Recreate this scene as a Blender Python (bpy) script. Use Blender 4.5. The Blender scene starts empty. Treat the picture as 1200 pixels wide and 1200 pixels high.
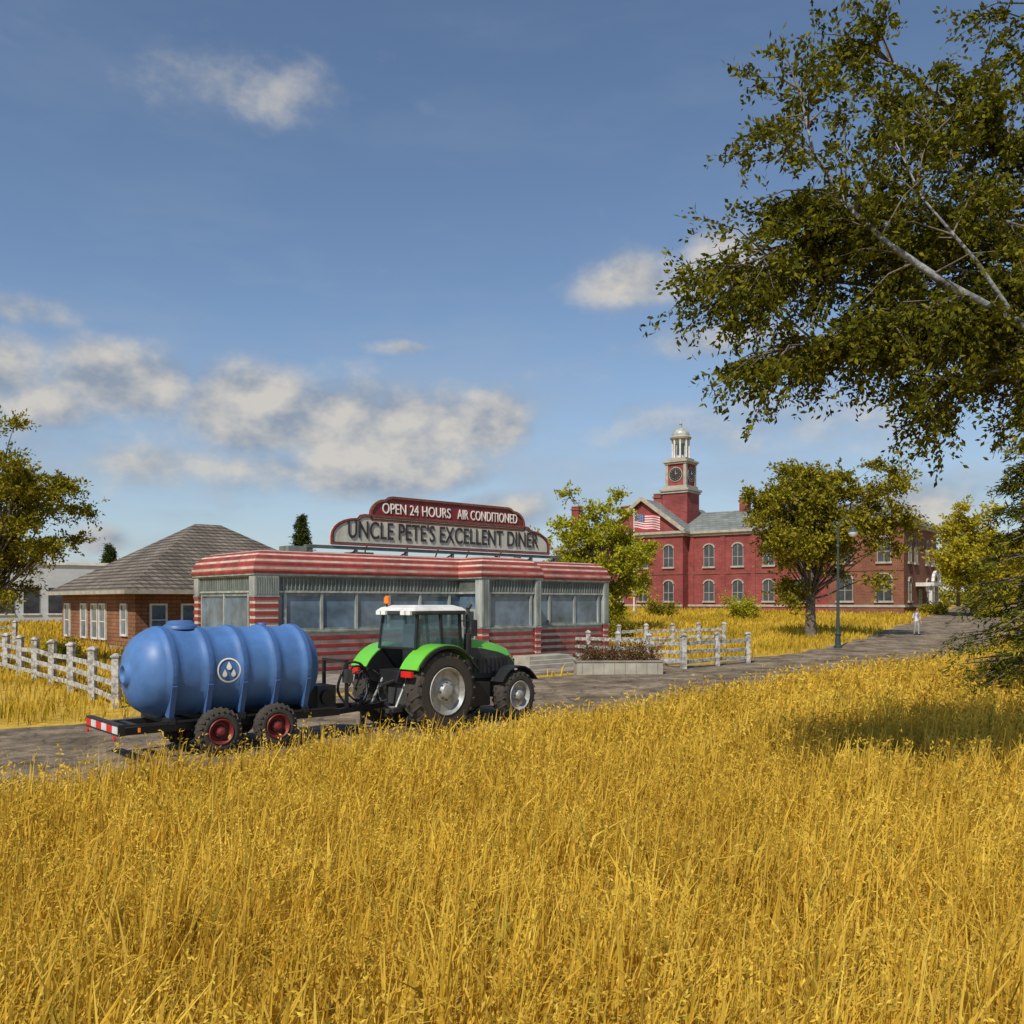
import bpy, bmesh, math, random
import numpy as np
from mathutils import Vector, Matrix
random.seed(7); rng=np.random.default_rng(7)
scene=bpy.context.scene
H=2.8; F=1040.0
ANG=math.radians(41.6)
U=Vector((math.cos(ANG),math.sin(ANG),0)); V=Vector((-math.sin(ANG),math.cos(ANG),0))
def g(y):
    # gentle rise of the terrain away from the camera, level after 120 m
    def soft(t): 
        return 0.0 if t<-4 else (t if t>4 else (t+4)**2/16.0)
    t=min(1,max(0,(y-22)/9)); low=-.25*(1-t*t*(3-2*t))
    return low+0.0257*(soft(y-40)-soft(y-120))
gv=np.vectorize(g)

# ------------------------------------------------------------ materials
def nodes(m):
    m.use_nodes=True; return m.node_tree.nodes,m.node_tree.links
def mat(name,col,rough=.7,metal=0.,var=.18,scale=2.5,bump=0.,bscale=20.,spec=.4,coat=0.,dirt=None,stretch=None,pos=(.3,.7)):
    m=bpy.data.materials.new(name); n,l=nodes(m); b=n['Principled BSDF']
    b.inputs['Roughness'].default_value=rough; b.inputs['Metallic'].default_value=metal
    b.inputs['Specular IOR Level'].default_value=spec; b.inputs['Coat Weight'].default_value=coat
    tc=n.new('ShaderNodeTexCoord'); nz=n.new('ShaderNodeTexNoise'); nz.inputs['Scale'].default_value=scale
    nz.inputs['Detail'].default_value=5; nz.inputs['Roughness'].default_value=.65
    src=tc.outputs['Object']
    if stretch:
        st=n.new('ShaderNodeVectorMath'); st.operation='MULTIPLY'; l.new(src,st.inputs[0]); st.inputs[1].default_value=stretch; src=st.outputs[0]
    l.new(src,nz.inputs['Vector'])
    r=n.new('ShaderNodeValToRGB'); r.color_ramp.elements[0].position=pos[0]; r.color_ramp.elements[1].position=pos[1]
    c0=[max(0,c*(1-var)) for c in col]; c1=[min(1,c*(1+var)) for c in col]
    if dirt: c0=list(dirt)
    r.color_ramp.elements[0].color=(*c0,1); r.color_ramp.elements[1].color=(*c1,1)
    l.new(nz.outputs['Fac'],r.inputs['Fac']); l.new(r.outputs['Color'],b.inputs['Base Color'])
    if bump>0:
        n2=n.new('ShaderNodeTexNoise'); n2.inputs['Scale'].default_value=bscale; n2.inputs['Detail'].default_value=3
        l.new(tc.outputs['Object'],n2.inputs['Vector'])
        bp=n.new('ShaderNodeBump'); bp.inputs['Strength'].default_value=bump; bp.inputs['Distance'].default_value=.03
        l.new(n2.outputs['Fac'],bp.inputs['Height']); l.new(bp.outputs['Normal'],b.inputs['Normal'])
    return m
def brick(name,c1,c2,mortar,scale=1.,bw=.45,bh=.15,ms=.02,var=.35,rough=.85):
    m=bpy.data.materials.new(name); n,l=nodes(m); b=n['Principled BSDF']; b.inputs['Roughness'].default_value=rough
    b.inputs['Specular IOR Level'].default_value=.2
    tc=n.new('ShaderNodeTexCoord'); s=n.new('ShaderNodeSeparateXYZ'); l.new(tc.outputs['Object'],s.inputs[0])
    a=n.new('ShaderNodeMath'); l.new(s.outputs[0],a.inputs[0]); l.new(s.outputs[1],a.inputs[1])
    c=n.new('ShaderNodeCombineXYZ'); l.new(a.outputs[0],c.inputs[0]); l.new(s.outputs[2],c.inputs[1])
    t=n.new('ShaderNodeTexBrick'); l.new(c.outputs[0],t.inputs['Vector']); t.inputs['Scale'].default_value=scale
    t.inputs['Brick Width'].default_value=bw; t.inputs['Row Height'].default_value=bh; t.inputs['Mortar Size'].default_value=ms
    t.inputs['Color1'].default_value=(*c1,1); t.inputs['Color2'].default_value=(*c2,1); t.inputs['Mortar'].default_value=(*mortar,1)
    nz=n.new('ShaderNodeTexNoise'); nz.inputs['Scale'].default_value=.5; nz.inputs['Detail'].default_value=6; nz.inputs['Roughness'].default_value=.7
    l.new(tc.outputs['Object'],nz.inputs['Vector'])
    mr=n.new('ShaderNodeMapRange'); mr.inputs[1].default_value=.3; mr.inputs[2].default_value=.7; mr.inputs[3].default_value=1-var; mr.inputs[4].default_value=1+var
    l.new(nz.outputs['Fac'],mr.inputs[0])
    mx=n.new('ShaderNodeVectorMath'); mx.operation='SCALE'; l.new(t.outputs['Color'],mx.inputs[0]); l.new(mr.outputs[0],mx.inputs['Scale'])
    l.new(mx.outputs[0],b.inputs['Base Color'])
    bp=n.new('ShaderNodeBump'); bp.inputs['Strength'].default_value=.4; bp.inputs['Distance'].default_value=.02; bp.invert=True
    l.new(t.outputs['Fac'],bp.inputs['Height']); l.new(bp.outputs['Normal'],b.inputs['Normal'])
    return m
def leafmat(name,cols,trans=.35,patch=None):
    m=bpy.data.materials.new(name); n,l=nodes(m)
    n.remove(n['Principled BSDF']); b=n.new('ShaderNodeBsdfDiffuse')
    ge=n.new('ShaderNodeNewGeometry'); r=n.new('ShaderNodeValToRGB'); 
    els=r.color_ramp.elements
    while len(els)<len(cols): els.new(.5)
    for i,c in enumerate(cols): els[i].position=i/(len(cols)-1); els[i].color=(*c,1)
    l.new(ge.outputs['Random Per Island'],r.inputs['Fac'])
    col=r.outputs[0]
    if patch:
        tc=n.new('ShaderNodeTexCoord'); nz=n.new('ShaderNodeTexNoise'); nz.inputs['Scale'].default_value=patch[0]; nz.inputs['Detail'].default_value=1; l.new(tc.outputs['Object'],nz.inputs['Vector'])
        r2=n.new('ShaderNodeValToRGB'); r2.color_ramp.elements[0].position=.36; r2.color_ramp.elements[1].position=.62
        r2.color_ramp.elements[0].color=(*patch[1],1); r2.color_ramp.elements[1].color=(1,1,1,1); l.new(nz.outputs['Fac'],r2.inputs[0])
        mu=n.new('ShaderNodeVectorMath'); mu.operation='MULTIPLY'; l.new(col,mu.inputs[0]); l.new(r2.outputs[0],mu.inputs[1]); col=mu.outputs[0]
    l.new(col,b.inputs[0])
    tr=n.new('ShaderNodeBsdfTranslucent'); l.new(col,tr.inputs['Color'])
    ms=n.new('ShaderNodeMixShader'); ms.inputs[0].default_value=trans
    l.new(b.outputs[0],ms.inputs[1]); l.new(tr.outputs[0],ms.inputs[2]); l.new(ms.outputs[0],n['Material Output'].inputs[0])
    return m
def glassmat(name,tint,alpha):
    m=bpy.data.materials.new(name); n,l=nodes(m); b=n['Principled BSDF']
    b.inputs['Base Color'].default_value=(*tint,1); b.inputs['Roughness'].default_value=.05; b.inputs['Specular IOR Level'].default_value=.8
    tr=n.new('ShaderNodeBsdfTransparent'); tr.inputs[0].default_value=(.8,.9,.92,1)
    ms=n.new('ShaderNodeMixShader'); ms.inputs[0].default_value=alpha
    l.new(tr.outputs[0],ms.inputs[1]); l.new(b.outputs[0],ms.inputs[2]); l.new(ms.outputs[0],n['Material Output'].inputs[0])
    return m

M={}
M['red']=mat('diner_red',(.30,.045,.036),.55,0,.3,1.6,dirt=(.14,.032,.027),stretch=(1,1,.5))
M['cream']=mat('diner_cream',(.66,.58,.46),.6,0,.1,1.8,dirt=(.36,.28,.20),stretch=(1,1,.5))
M['steel']=mat('weathered_steel',(.27,.30,.265),.55,.15,.3,2.5,dirt=(.12,.135,.12),stretch=(1,1,.3))
M['steeld']=mat('dark_steel',(.14,.155,.135),.5,.2,.3,2.,dirt=(.07,.08,.07))
M['steell']=mat('light_steel',(.46,.48,.44),.5,.2,.15,3.,dirt=(.20,.21,.19),stretch=(1,1,.3))
M['winglass']=mat('window_glass',(.12,.18,.24),.14,0,.4,.9,spec=.9,coat=.3,dirt=(.04,.065,.09))
M['dglass']=mat('dark_window_glass',(.05,.055,.06),.15,0,.5,.8,spec=.6)
M['concrete']=mat('concrete',(.29,.25,.20),.9,0,.25,1.5,.3,15,dirt=(.15,.125,.10))
M['roofgrey']=mat('tar_roof',(.16,.15,.14),.9)
M['signred']=mat('sign_red',(.20,.025,.03),.5,0,.2,2,dirt=(.11,.02,.02))
M['signcream']=mat('sign_cream',(.58,.56,.48),.5,0,.12,2.,dirt=(.40,.38,.31),stretch=(1,1,.4))
M['letterw']=mat('letter_white',(.80,.77,.70),.5,0,.05)
M['letterb']=mat('letter_dark',(.035,.03,.03),.5,0,.05)
M['blue']=mat('tank_blue_plastic',(.08,.185,.42),.45,0,.12,1.4,.05,30,spec=.4,dirt=(.055,.125,.29))
M['blued']=mat('tank_blue_rib',(.055,.12,.29),.45,0,.1)
M['black']=mat('black_paint',(.018,.018,.02),.45,0,.3,4)
M['rubber']=mat('tyre_rubber',(.03,.028,.026),.85,0,.35,6,.3,40,dirt=(.065,.053,.04))
M['rim']=mat('silver_rim',(.44,.46,.46),.45,.4,.2,5,dirt=(.24,.24,.22))
M['rimred']=mat('red_rim',(.20,.02,.02),.5,0,.2,5,dirt=(.08,.02,.02))
M['green']=mat('tractor_green',(.14,.50,.04),.3,0,.08,2,coat=.4)
M['dgrey']=mat('dark_grey_metal',(.055,.06,.06),.55,.2,.3,4)
M['white']=mat('white_paint',(.72,.72,.69),.55,0,.06,2.,dirt=(.48,.47,.44))
M['fence']=mat('weathered_fence_wood',(.48,.47,.43),.9,0,.08,6.,.4,30,dirt=(.17,.155,.13),pos=(.38,.60))
M['orange']=mat('beacon_orange',(.85,.22,.02),.3)
M['refl_red']=mat('reflector_red',(.65,.02,.02),.3)
M['cabglass']=glassmat('cab_glass',(.12,.2,.22),.38)
M['brickred']=brick('red_brick',(.27,.055,.052),(.20,.045,.042),(.25,.115,.10),1.,.5,.17,.012,.3)
M['brickbrown']=brick('brown_brick',(.22,.08,.048),(.165,.06,.038),(.20,.12,.08),1.,.5,.17,.02,.3)
M['stone']=mat('pale_stone',(.38,.355,.29),.8,0,.15,1.5,dirt=(.26,.235,.19))
M['slate']=brick('slate_roof',(.22,.235,.22),(.17,.185,.175),(.10,.11,.10),1.,.9,.35,.03,.25)
M['shingle']=brick('shingle_roof',(.22,.185,.145),(.14,.12,.095),(.06,.05,.04),1.,.45,.20,.04,.4)
M['siding']=brick('house_wall',(.26,.12,.06),(.19,.09,.045),(.10,.055,.035),1.,.6,.2,.02,.3)
M['plaster']=mat('plaster',(.48,.50,.51),.8,0,.12,1.)
M['bark']=mat('tree_bark',(.15,.12,.09),.95,0,.5,5.,.8,18,dirt=(.06,.05,.04))
M['barkgrey']=mat('pale_grey_bark',(.22,.235,.245),.95,0,.3,6.,.9,14,dirt=(.06,.062,.065),pos=(.36,.62))
M['lamp']=mat('lamp_post_iron',(.05,.075,.08),.5,.4,.2)
M['lampglass']=mat('lamp_globe',(.75,.75,.7),.3)
M['skin']=mat('skin',(.45,.26,.18),.6,0,.08)
M['shirt']=mat('white_shirt',(.70,.69,.67),.8,0,.08)
M['trouser']=mat('grey_trousers',(.33,.32,.31),.85,0,.15)
M['hair']=mat('brown_hair',(.06,.035,.02),.8)
M['leafA']=leafmat('olive_leaves',[(.08,.085,.010),(.22,.20,.02),(.44,.36,.035),(.13,.13,.012)])
M['leafN']=leafmat('near_leaves',[(.04,.050,.009),(.10,.108,.013),(.22,.20,.02),(.06,.068,.009)],.3)
M['leafB']=leafmat('yellowgreen_leaves',[(.16,.20,.018),(.37,.38,.03),(.55,.48,.04),(.24,.26,.02)])
M['leafY']=leafmat('yellow_leaves',[(.24,.23,.02),(.45,.37,.03),(.54,.45,.04),(.27,.24,.02)])
M['leafP']=leafmat('pine_needles',[(.03,.045,.012),(.06,.08,.02),(.10,.11,.02)],.15)
M['leafPy']=leafmat('yellow_pine_needles',[(.03,.04,.01),(.09,.10,.015),(.40,.34,.035),(.05,.06,.01)],.2,patch=(.5,(.35,.45,.5)))
M['flower']=leafmat('purple_flowers',[(.10,.11,.02),(.14,.035,.045),(.22,.04,.055),(.08,.10,.02),(.12,.14,.02)],.2)
M['grass']=leafmat('dry_tall_grass',[(.46,.28,.035),(.84,.57,.075),(.90,.68,.13),(.68,.44,.05),(.90,.64,.095),(.28,.25,.04)],.42,patch=(.7,(.80,.76,.70)))
M['lawn']=leafmat('dry_lawn_grass',[(.42,.27,.03),(.68,.45,.05),(.78,.55,.075),(.50,.36,.04)],.35,patch=(.25,(.66,.68,.62)))

# ------------------------------------------------------------ mesh builder
def link(o,parent=None):
    scene.collection.objects.link(o)
    if parent: o.parent=parent
    return o
def empty(name,loc,rz=0):
    e=bpy.data.objects.new(name,None); e.location=loc; e.rotation_euler=(0,0,rz); e.empty_display_size=.3
    return link(e)
class MB:
    def __init__(s): s.v=[];s.f=[];s.m=[];s.sm=[];s.mats=[]
    def mi(s,k):
        if k not in s.mats: s.mats.append(k)
        return s.mats.index(k)
    def face(s,pts,k,sm=False):
        b=len(s.v); s.v+= [tuple(p) for p in pts]; s.f.append(tuple(range(b,b+len(pts)))); s.m.append(s.mi(k)); s.sm.append(sm)
    def addm(s,vs,fs,k,sm=False):
        b=len(s.v); s.v+=[tuple(p) for p in vs]; i=s.mi(k)
        for f in fs: s.f.append(tuple(b+j for j in f)); s.m.append(i); s.sm.append(sm)
    def box(s,x0,x1,y0,y1,z0,z1,k,tx=0,ty=0):
        vs=[(x0,y0,z0),(x1,y0,z0),(x1,y1,z0),(x0,y1,z0),(x0+tx,y0+ty,z1),(x1-tx,y0+ty,z1),(x1-tx,y1-ty,z1),(x0+tx,y1-ty,z1)]
        s.addm(vs,[(3,2,1,0),(4,5,6,7),(0,1,5,4),(1,2,6,5),(2,3,7,6),(3,0,4,7)],k)
    def bar(s,p0,p1,w,h,k):
        p0=Vector(p0);p1=Vector(p1);d=(p1-p0).normalized()
        up=Vector((0,0,1)) if abs(d.z)<.95 else Vector((1,0,0))
        a=d.cross(up).normalized()*w/2; b=a.cross(d).normalized()*h/2
        vs=[p0-a-b,p0+a-b,p0+a+b,p0-a+b,p1-a-b,p1+a-b,p1+a+b,p1-a+b]
        s.addm(vs,[(3,2,1,0),(4,5,6,7),(0,1,5,4),(1,2,6,5),(2,3,7,6),(3,0,4,7)],k)
    def cyl(s,p0,p1,r0,r1,n,k,cap=True,sm=True):
        p0=Vector(p0);p1=Vector(p1);d=(p1-p0)
        if d.length<1e-6: return
        d.normalize(); up=Vector((0,0,1)) if abs(d.z)<.9 else Vector((1,0,0))
        a=d.cross(up).normalized(); b=a.cross(d)
        vs=[]
        for p,r in((p0,r0),(p1,r1)):
            for i in range(n):
                t=2*math.pi*i/n; vs.append(p+a*math.cos(t)*r+b*math.sin(t)*r)
        s.addm(vs,[(i,(i+1)%n,n+(i+1)%n,n+i) for i in range(n)],k,sm)
        if cap: s.face(vs[:n][::-1],k); s.face(vs[n:],k)
    def tube(s,pts,rs,n,k):
        for i in range(len(pts)-1):
            s.cyl(pts[i],pts[i+1],rs[i],rs[i+1],n,k,cap=(i==len(pts)-2))
    def lathe(s,origin,axis,prof,n,k,kf=None,sm=True,closed=False):
        o=Vector(origin);d=Vector(axis).normalized(); up=Vector((0,0,1)) if abs(d.z)<.9 else Vector((1,0,0))
        a=d.cross(up).normalized(); b=a.cross(d)
        vs=[]
        for (h,r) in prof:
            for i in range(n):
                t=2*math.pi*i/n; vs.append(o+d*h+a*math.cos(t)*r+b*math.sin(t)*r)
        for j in range(len(prof)-1):
            kk=kf(j) if kf else k
            s.addm([vs[j*n+i] for i in range(n)]+[vs[(j+1)*n+i] for i in range(n)],[(i,(i+1)%n,n+(i+1)%n,n+i) for i in range(n)],kk,sm)
    def prism(s,pts,y0,y1,k):
        n=len(pts); a=[(x,y0,z) for x,z in pts]; b=[(x,y1,z) for x,z in pts]
        s.face(a,k); s.face(b[::-1],k)
        for i in range(n): j=(i+1)%n; s.face([a[j],a[i],b[i],b[j]],k)
    def build(s,name,parent=None,loc=(0,0,0),bevel=0,merge=False):
        me=bpy.data.meshes.new(name); me.from_pydata(s.v,[],s.f); 
        for k in s.mats: me.materials.append(M[k])
        me.polygons.foreach_set('material_index',s.m); me.polygons.foreach_set('use_smooth',s.sm)
        bm=bmesh.new(); bm.from_mesh(me)
        if merge: bmesh.ops.remove_doubles(bm,verts=bm.verts,dist=.0006)
        bmesh.ops.recalc_face_normals(bm,faces=bm.faces); bm.to_mesh(me); bm.free()
        me.update(); o=bpy.data.objects.new(name,me); o.location=loc; link(o,parent)
        if bevel>0:
            md=o.modifiers.new('bev','BEVEL'); md.width=bevel; md.segments=2; md.limit_method='ANGLE'; md.angle_limit=.6
        return o
def npmesh(name,verts,faces,matkeys,parent=None,mi=None):
    me=bpy.data.meshes.new(name); nv=len(verts); nf,k=faces.shape
    me.vertices.add(nv); me.vertices.foreach_set('co',verts.astype(np.float32).ravel())
    me.loops.add(nf*k); me.loops.foreach_set('vertex_index',faces.astype(np.int32).ravel())
    me.polygons.add(nf); me.polygons.foreach_set('loop_start',np.arange(0,nf*k,k,dtype=np.int32))
    try: me.polygons.foreach_set('loop_total',np.full(nf,k,dtype=np.int32))
    except Exception: pass
    for q in matkeys: me.materials.append(M[q])
    if mi is not None: me.polygons.foreach_set('material_index',mi)
    me.update(calc_edges=True)
    o=bpy.data.objects.new(name,me); return link(o,parent)
def norm(a): return a/(np.linalg.norm(a,axis=1,keepdims=True)+1e-9)
def leafquads(P,D,L,W):
    N=len(P); D=norm(D); S=norm(np.cross(D,rng.normal(size=(N,3)))); L=np.broadcast_to(L,(N,))[:,None]; W=np.broadcast_to(W,(N,))[:,None]
    nn=np.cross(D,S)
    v=np.stack([P,P+D*L*.45+S*W*.5+nn*W*.12,P+D*L,P+D*L*.45-S*W*.5+nn*W*.12],1).reshape(-1,3)
    f=np.arange(N*4).reshape(N,4); return v,f

# ------------------------------------------------------------ ground + road
ys=sorted(set([-200,-60,-20,0,10,20]+[21+.5*i for i in range(23)]+list(range(33,36))+[36+.5*i for i in range(17)]+list(range(46,116,5))+[116+.5*i for i in range(17)]+[130,160,220,400,1000,4000]))
xs=[-4000,-1000,-300,-100]+list(range(-60,61,6))+[100,300,1000,4000]
gvx=[];gf=[]
for y in ys:
    for x in xs: gvx.append((x,y,g(y)))
nx=len(xs)
for j in range(len(ys)-1):
    for i in range(nx-1): gf.append((j*nx+i,j*nx+i+1,(j+1)*nx+i+1,(j+1)*nx+i))
def groundmat():
    m=bpy.data.materials.new('dry_field_ground'); n,l=nodes(m); b=n['Principled BSDF']; b.inputs['Roughness'].default_value=.95; b.inputs['Specular IOR Level'].default_value=.1
    tc=n.new('ShaderNodeTexCoord')
    def nz(sc,d): 
        a=n.new('ShaderNodeTexNoise'); a.inputs['Scale'].default_value=sc; a.inputs['Detail'].default_value=d; l.new(tc.outputs['Object'],a.inputs['Vector']); return a
    a=nz(.12,4); c=nz(3.,5)
    r=n.new('ShaderNodeValToRGB'); r.color_ramp.elements[0].position=.3; r.color_ramp.elements[1].position=.7
    r.color_ramp.elements[0].color=(.26,.17,.04,1); r.color_ramp.elements[1].color=(.60,.40,.06,1)
    ad=n.new('ShaderNodeMath'); ad.operation='MULTIPLY_ADD'; ad.inputs[1].default_value=.5; l.new(a.outputs['Fac'],ad.inputs[0])
    ml=n.new('ShaderNodeMath'); ml.operation='MULTIPLY'; ml.inputs[1].default_value=.5; l.new(c.outputs['Fac'],ml.inputs[0]); l.new(ml.outputs[0],ad.inputs[2])
    l.new(ad.outputs[0],r.inputs['Fac']); l.new(r.outputs['Color'],b.inputs['Base Color'])
    bp=n.new('ShaderNodeBump'); bp.inputs['Strength'].default_value=.8; bp.inputs['Distance'].default_value=.1; l.new(c.outputs['Fac'],bp.inputs['Height']); l.new(bp.outputs['Normal'],b.inputs['Normal'])
    return m
me=bpy.data.meshes.new('ground'); me.from_pydata(gvx,[],gf); me.materials.append(groundmat()); link(bpy.data.objects.new('ground',me))

def roadmat():
    m=bpy.data.materials.new('dusty_worn_asphalt'); n,l=nodes(m); b=n['Principled BSDF']; b.inputs['Roughness'].default_value=.95; b.inputs['Specular IOR Level'].default_value=.1
    tc=n.new('ShaderNodeTexCoord')
    a=n.new('ShaderNodeTexNoise'); a.inputs['Scale'].default_value=.7; a.inputs['Detail'].default_value=9; a.inputs['Roughness'].default_value=.78; l.new(tc.outputs['Object'],a.inputs['Vector'])
    r=n.new('ShaderNodeValToRGB'); r.color_ramp.elements[0].position=.36; r.color_ramp.elements[1].position=.64
    r.color_ramp.elements[0].color=(.095,.07,.046,1); r.color_ramp.elements[1].color=(.38,.29,.19,1)
    e=r.color_ramp.elements.new(.5); e.color=(.20,.16,.115,1)
    l.new(a.outputs['Fac'],r.inputs['Fac'])
    dn=n.new('ShaderNodeTexNoise'); dn.inputs['Scale'].default_value=1.5; l.new(tc.outputs['Object'],dn.inputs['Vector'])
    dm=n.new('ShaderNodeVectorMath'); dm.operation='MULTIPLY_ADD'; dm.inputs[1].default_value=(.8,.8,0); l.new(dn.outputs['Color'],dm.inputs[0]); l.new(tc.outputs['Object'],dm.inputs[2])
    vo=n.new('ShaderNodeTexVoronoi'); vo.feature='DISTANCE_TO_EDGE'; vo.inputs['Scale'].default_value=1.1; l.new(dm.outputs[0],vo.inputs['Vector'])
    mr=n.new('ShaderNodeMapRange'); mr.inputs[1].default_value=.0; mr.inputs[2].default_value=.06; mr.inputs[3].default_value=.6; mr.inputs[4].default_value=1; l.new(vo.outputs['Distance'],mr.inputs[0])
    mx=n.new('ShaderNodeVectorMath'); mx.operation='SCALE'; l.new(r.outputs['Color'],mx.inputs[0]); l.new(mr.outputs[0],mx.inputs['Scale']); l.new(mx.outputs[0],b.inputs['Base Color'])
    f=n.new('ShaderNodeTexNoise'); f.inputs['Scale'].default_value=9; f.inputs['Detail'].default_value=7; f.inputs['Roughness'].default_value=.7; l.new(tc.outputs['Object'],f.inputs['Vector'])
    bp=n.new('ShaderNodeBump'); bp.inputs['Strength'].default_value=.8; bp.inputs['Distance'].default_value=.08; l.new(f.outputs['Fac'],bp.inputs['Height']); l.new(bp.outputs['Normal'],b.inputs['Normal'])
    return m
RC=[];p=Vector((-7.6,17,0))+V*2.35+U*(-60); a=ANG; s=-60
while s<170:
    RC.append((p.x,p.y,a)); p=p+Vector((math.cos(a),math.sin(a),0)); s+=1
    if s>26 and a<math.radians(59): a+=math.radians(.8)
RC=np.array(RC); HW=4.15
rv=[];rf=[]
for i,(x,y,a) in enumerate(RC):
    for k in range(9):
        o=-HW-.5+(2*HW+.5)*k/8; w=.25*math.sin(i*.7)+.2*math.sin(i*1.9+2) if k in(0,8) else 0
        X=x-math.sin(a)*(o+w); Y=y+math.cos(a)*(o+w); rv.append((X,Y,g(Y)+.035-(.045 if k in(0,8) else 0)))
for i in range(len(RC)-1):
    for k in range(8): rf.append((i*9+k,(i+1)*9+k,(i+1)*9+k+1,i*9+k+1))
me=bpy.data.meshes.new('road'); me.from_pydata(rv,[],rf); me.materials.append(roadmat()); 
bm=bmesh.new(); bm.from_mesh(me); bmesh.ops.recalc_face_normals(bm,faces=bm.faces); bm.to_mesh(me); bm.free(); link(bpy.data.objects.new('road',me))
def roadoff(X,Y):
    out=np.empty(len(X))
    for c in range(0,len(X),20000):
        x=X[c:c+20000,None];y=Y[c:c+20000,None]
        d=(x-RC[None,:,0])**2+(y-RC[None,:,1])**2; j=d.argmin(1)
        out[c:c+20000]=-(x[:,0]-RC[j,0])*np.sin(RC[j,2])+(y[:,0]-RC[j,1])*np.cos(RC[j,2])
    return out

# ------------------------------------------------------------ grass
def blades(X,Y,Hh,Wd,lean=.25,droop=0.):
    N=len(X); Z=gv(Y); az=rng.uniform(0,2*np.pi,N); sd=np.stack([np.cos(az),np.sin(az),np.zeros(N)],1)
    la=rng.uniform(0,2*np.pi,N); ln=np.abs(rng.normal(droop,lean,N))*Hh
    ld=np.stack([np.cos(la)*ln+.10*Hh,np.sin(la)*ln,np.zeros(N)],1)
    B=np.stack([X,Y,Z-.02],1); w=Wd[:,None]; up=np.zeros((N,3)); up[:,2]=Hh
    m=B+up*.55+ld*.35; t=B+up*np.maximum(.35,1-.55*(ln/Hh)**1.3)[:,None]+ld
    v=np.stack([B-sd*w*.4,B+sd*w*.4,m+sd*w*.5,m-sd*w*.5,t+sd*w*.10,t-sd*w*.10],1).reshape(-1,3)
    b=(np.arange(N)*6)[:,None]; f=np.concatenate([b+np.array([[0,1,2,3]]),b+np.array([[3,2,4,5]])],0)
    return v,f,t
def clump(X,Y): return .5+.25*np.sin(X*1.7+np.sin(Y*1.3)*1.5)+.25*np.sin(Y*2.1+X*.6+1.3*np.sin(X*.9))
def clump2(X,Y): return .5+.25*np.sin(X*5.1+2*np.sin(Y*2.3))+.25*np.sin(Y*5.7+X*1.6+1.3*np.sin(X*3.1))
def tallgrass():
    Xs=[];Ys=[]
    for d0,d1,den in((3.6,7,240),(7,11,220),(11,16,180),(16,24,130),(24,34,80),(34,60,42)):
        w=.66*d1+2; n=int(den*(d1-d0)*2*w); X=rng.uniform(-w,w,n);Y=rng.uniform(d0,d1,n)
        k=np.abs(X)<.62*Y+1.0; Xs.append(X[k]);Ys.append(Y[k])
    X=np.concatenate(Xs);Y=np.concatenate(Ys)
    o=roadoff(X,Y); sh=.75/(1+np.exp((X-3.5)*1.2)); E0=-HW+.1-sh; edge=E0+.40*np.sin(X*1.3)+.28*np.sin(Y*2.7+X)+.15*np.sin(X*6.1)
    k=(o<edge)&(rng.random(len(X))<.35+.8*clump2(X,Y)); X=X[k];Y=Y[k];o=o[k];E0=E0[k]
    D=np.hypot(X,Y); c=.5*clump(X,Y)+.5*clump2(X+3,Y)
    ef=np.clip((E0-o+.5)/1.6,.38,1)
    Hh=(.42+.50*c)*rng.uniform(.45,1.35,len(X))*ef; Wd=rng.uniform(.008,.021,len(X))*np.clip(D/11,1,4)
    v,f,t=blades(X,Y,Hh,Wd,.36)
    k=rng.random(len(X))<.38
    Xb=X[k]+rng.normal(0,.05,k.sum()); Yb=Y[k]+rng.normal(0,.05,k.sum()); v3,f3,_=blades(Xb,Yb,Hh[k]*.9,Wd[k]*1.9,.35,.65)
    # oat-like seed heads on arched panicles
    k=rng.random(len(X))<.26; T=t[k]; n=len(T); Dk=D[k]
    reps=np.where(Dk<14,10,5); idx=np.repeat(np.arange(n),reps); 
    az=rng.uniform(0,2*np.pi,n); ax=np.stack([np.cos(az)*.6,np.sin(az)*.6,np.full(n,.8)],1)
    tt_=rng.uniform(-1,1,len(idx))[:,None]; sp=np.clip(Dk[idx]/14,1,2)[:,None]
    P=T[idx]+ax[idx]*tt_*.10*sp+rng.normal(0,1,(len(idx),3))*.022*sp
    dr=ax[idx]+rng.normal(0,.5,(len(idx),3)); dr[:,2]-=.3
    sc=np.clip(Dk[idx]/9,1,3.5)
    v2,f2=leafquads(P,dr,.042*sc,.015*sc)
    npmesh('tall_grass',np.concatenate([v,v2,v3]),np.concatenate([f,f2+len(v),f3+len(v)+len(v2)]),['grass'])
tallgrass()
def lawn():
    Xs=[];Ys=[]
    for d0,d1,den in((18,40,55),(40,60,42),(60,90,20),(90,112,11)):
        w=.66*d1+3; n=int(den*(d1-d0)*2*w); X=rng.uniform(-w,w,n);Y=rng.uniform(d0,d1,n)
        Xs.append(X);Ys.append(Y)
    X=np.concatenate(Xs);Y=np.concatenate(Ys); o=roadoff(X,Y)
    lx=(X+8.94)*U.x+(Y-31)*U.y; ly=(X+8.94)*V.x+(Y-31)*V.y
    pad=(lx>-2.2)&(lx<20.3)&(ly>-5.2)&(ly<7)
    k=(o>HW-.2+.5*np.sin(X*1.1+Y)+.3*np.sin(X*3.3))&(~pad)&(np.abs(X)<.66*Y+3)&(rng.random(len(X))<.3+.9*clump(X*.5,Y*.5))
    X=X[k];Y=Y[k]; D=np.hypot(X,Y)
    Hh=rng.uniform(.10,.42,len(X))*(1+.6*clump(X*.3,Y*.3)); Wd=rng.uniform(.010,.02,len(X))*np.clip(D/14,1,7)
    v,f,t=blades(X,Y,Hh,Wd,.35); npmesh('lawn_grass',v,f,['lawn'])
lawn()

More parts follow.
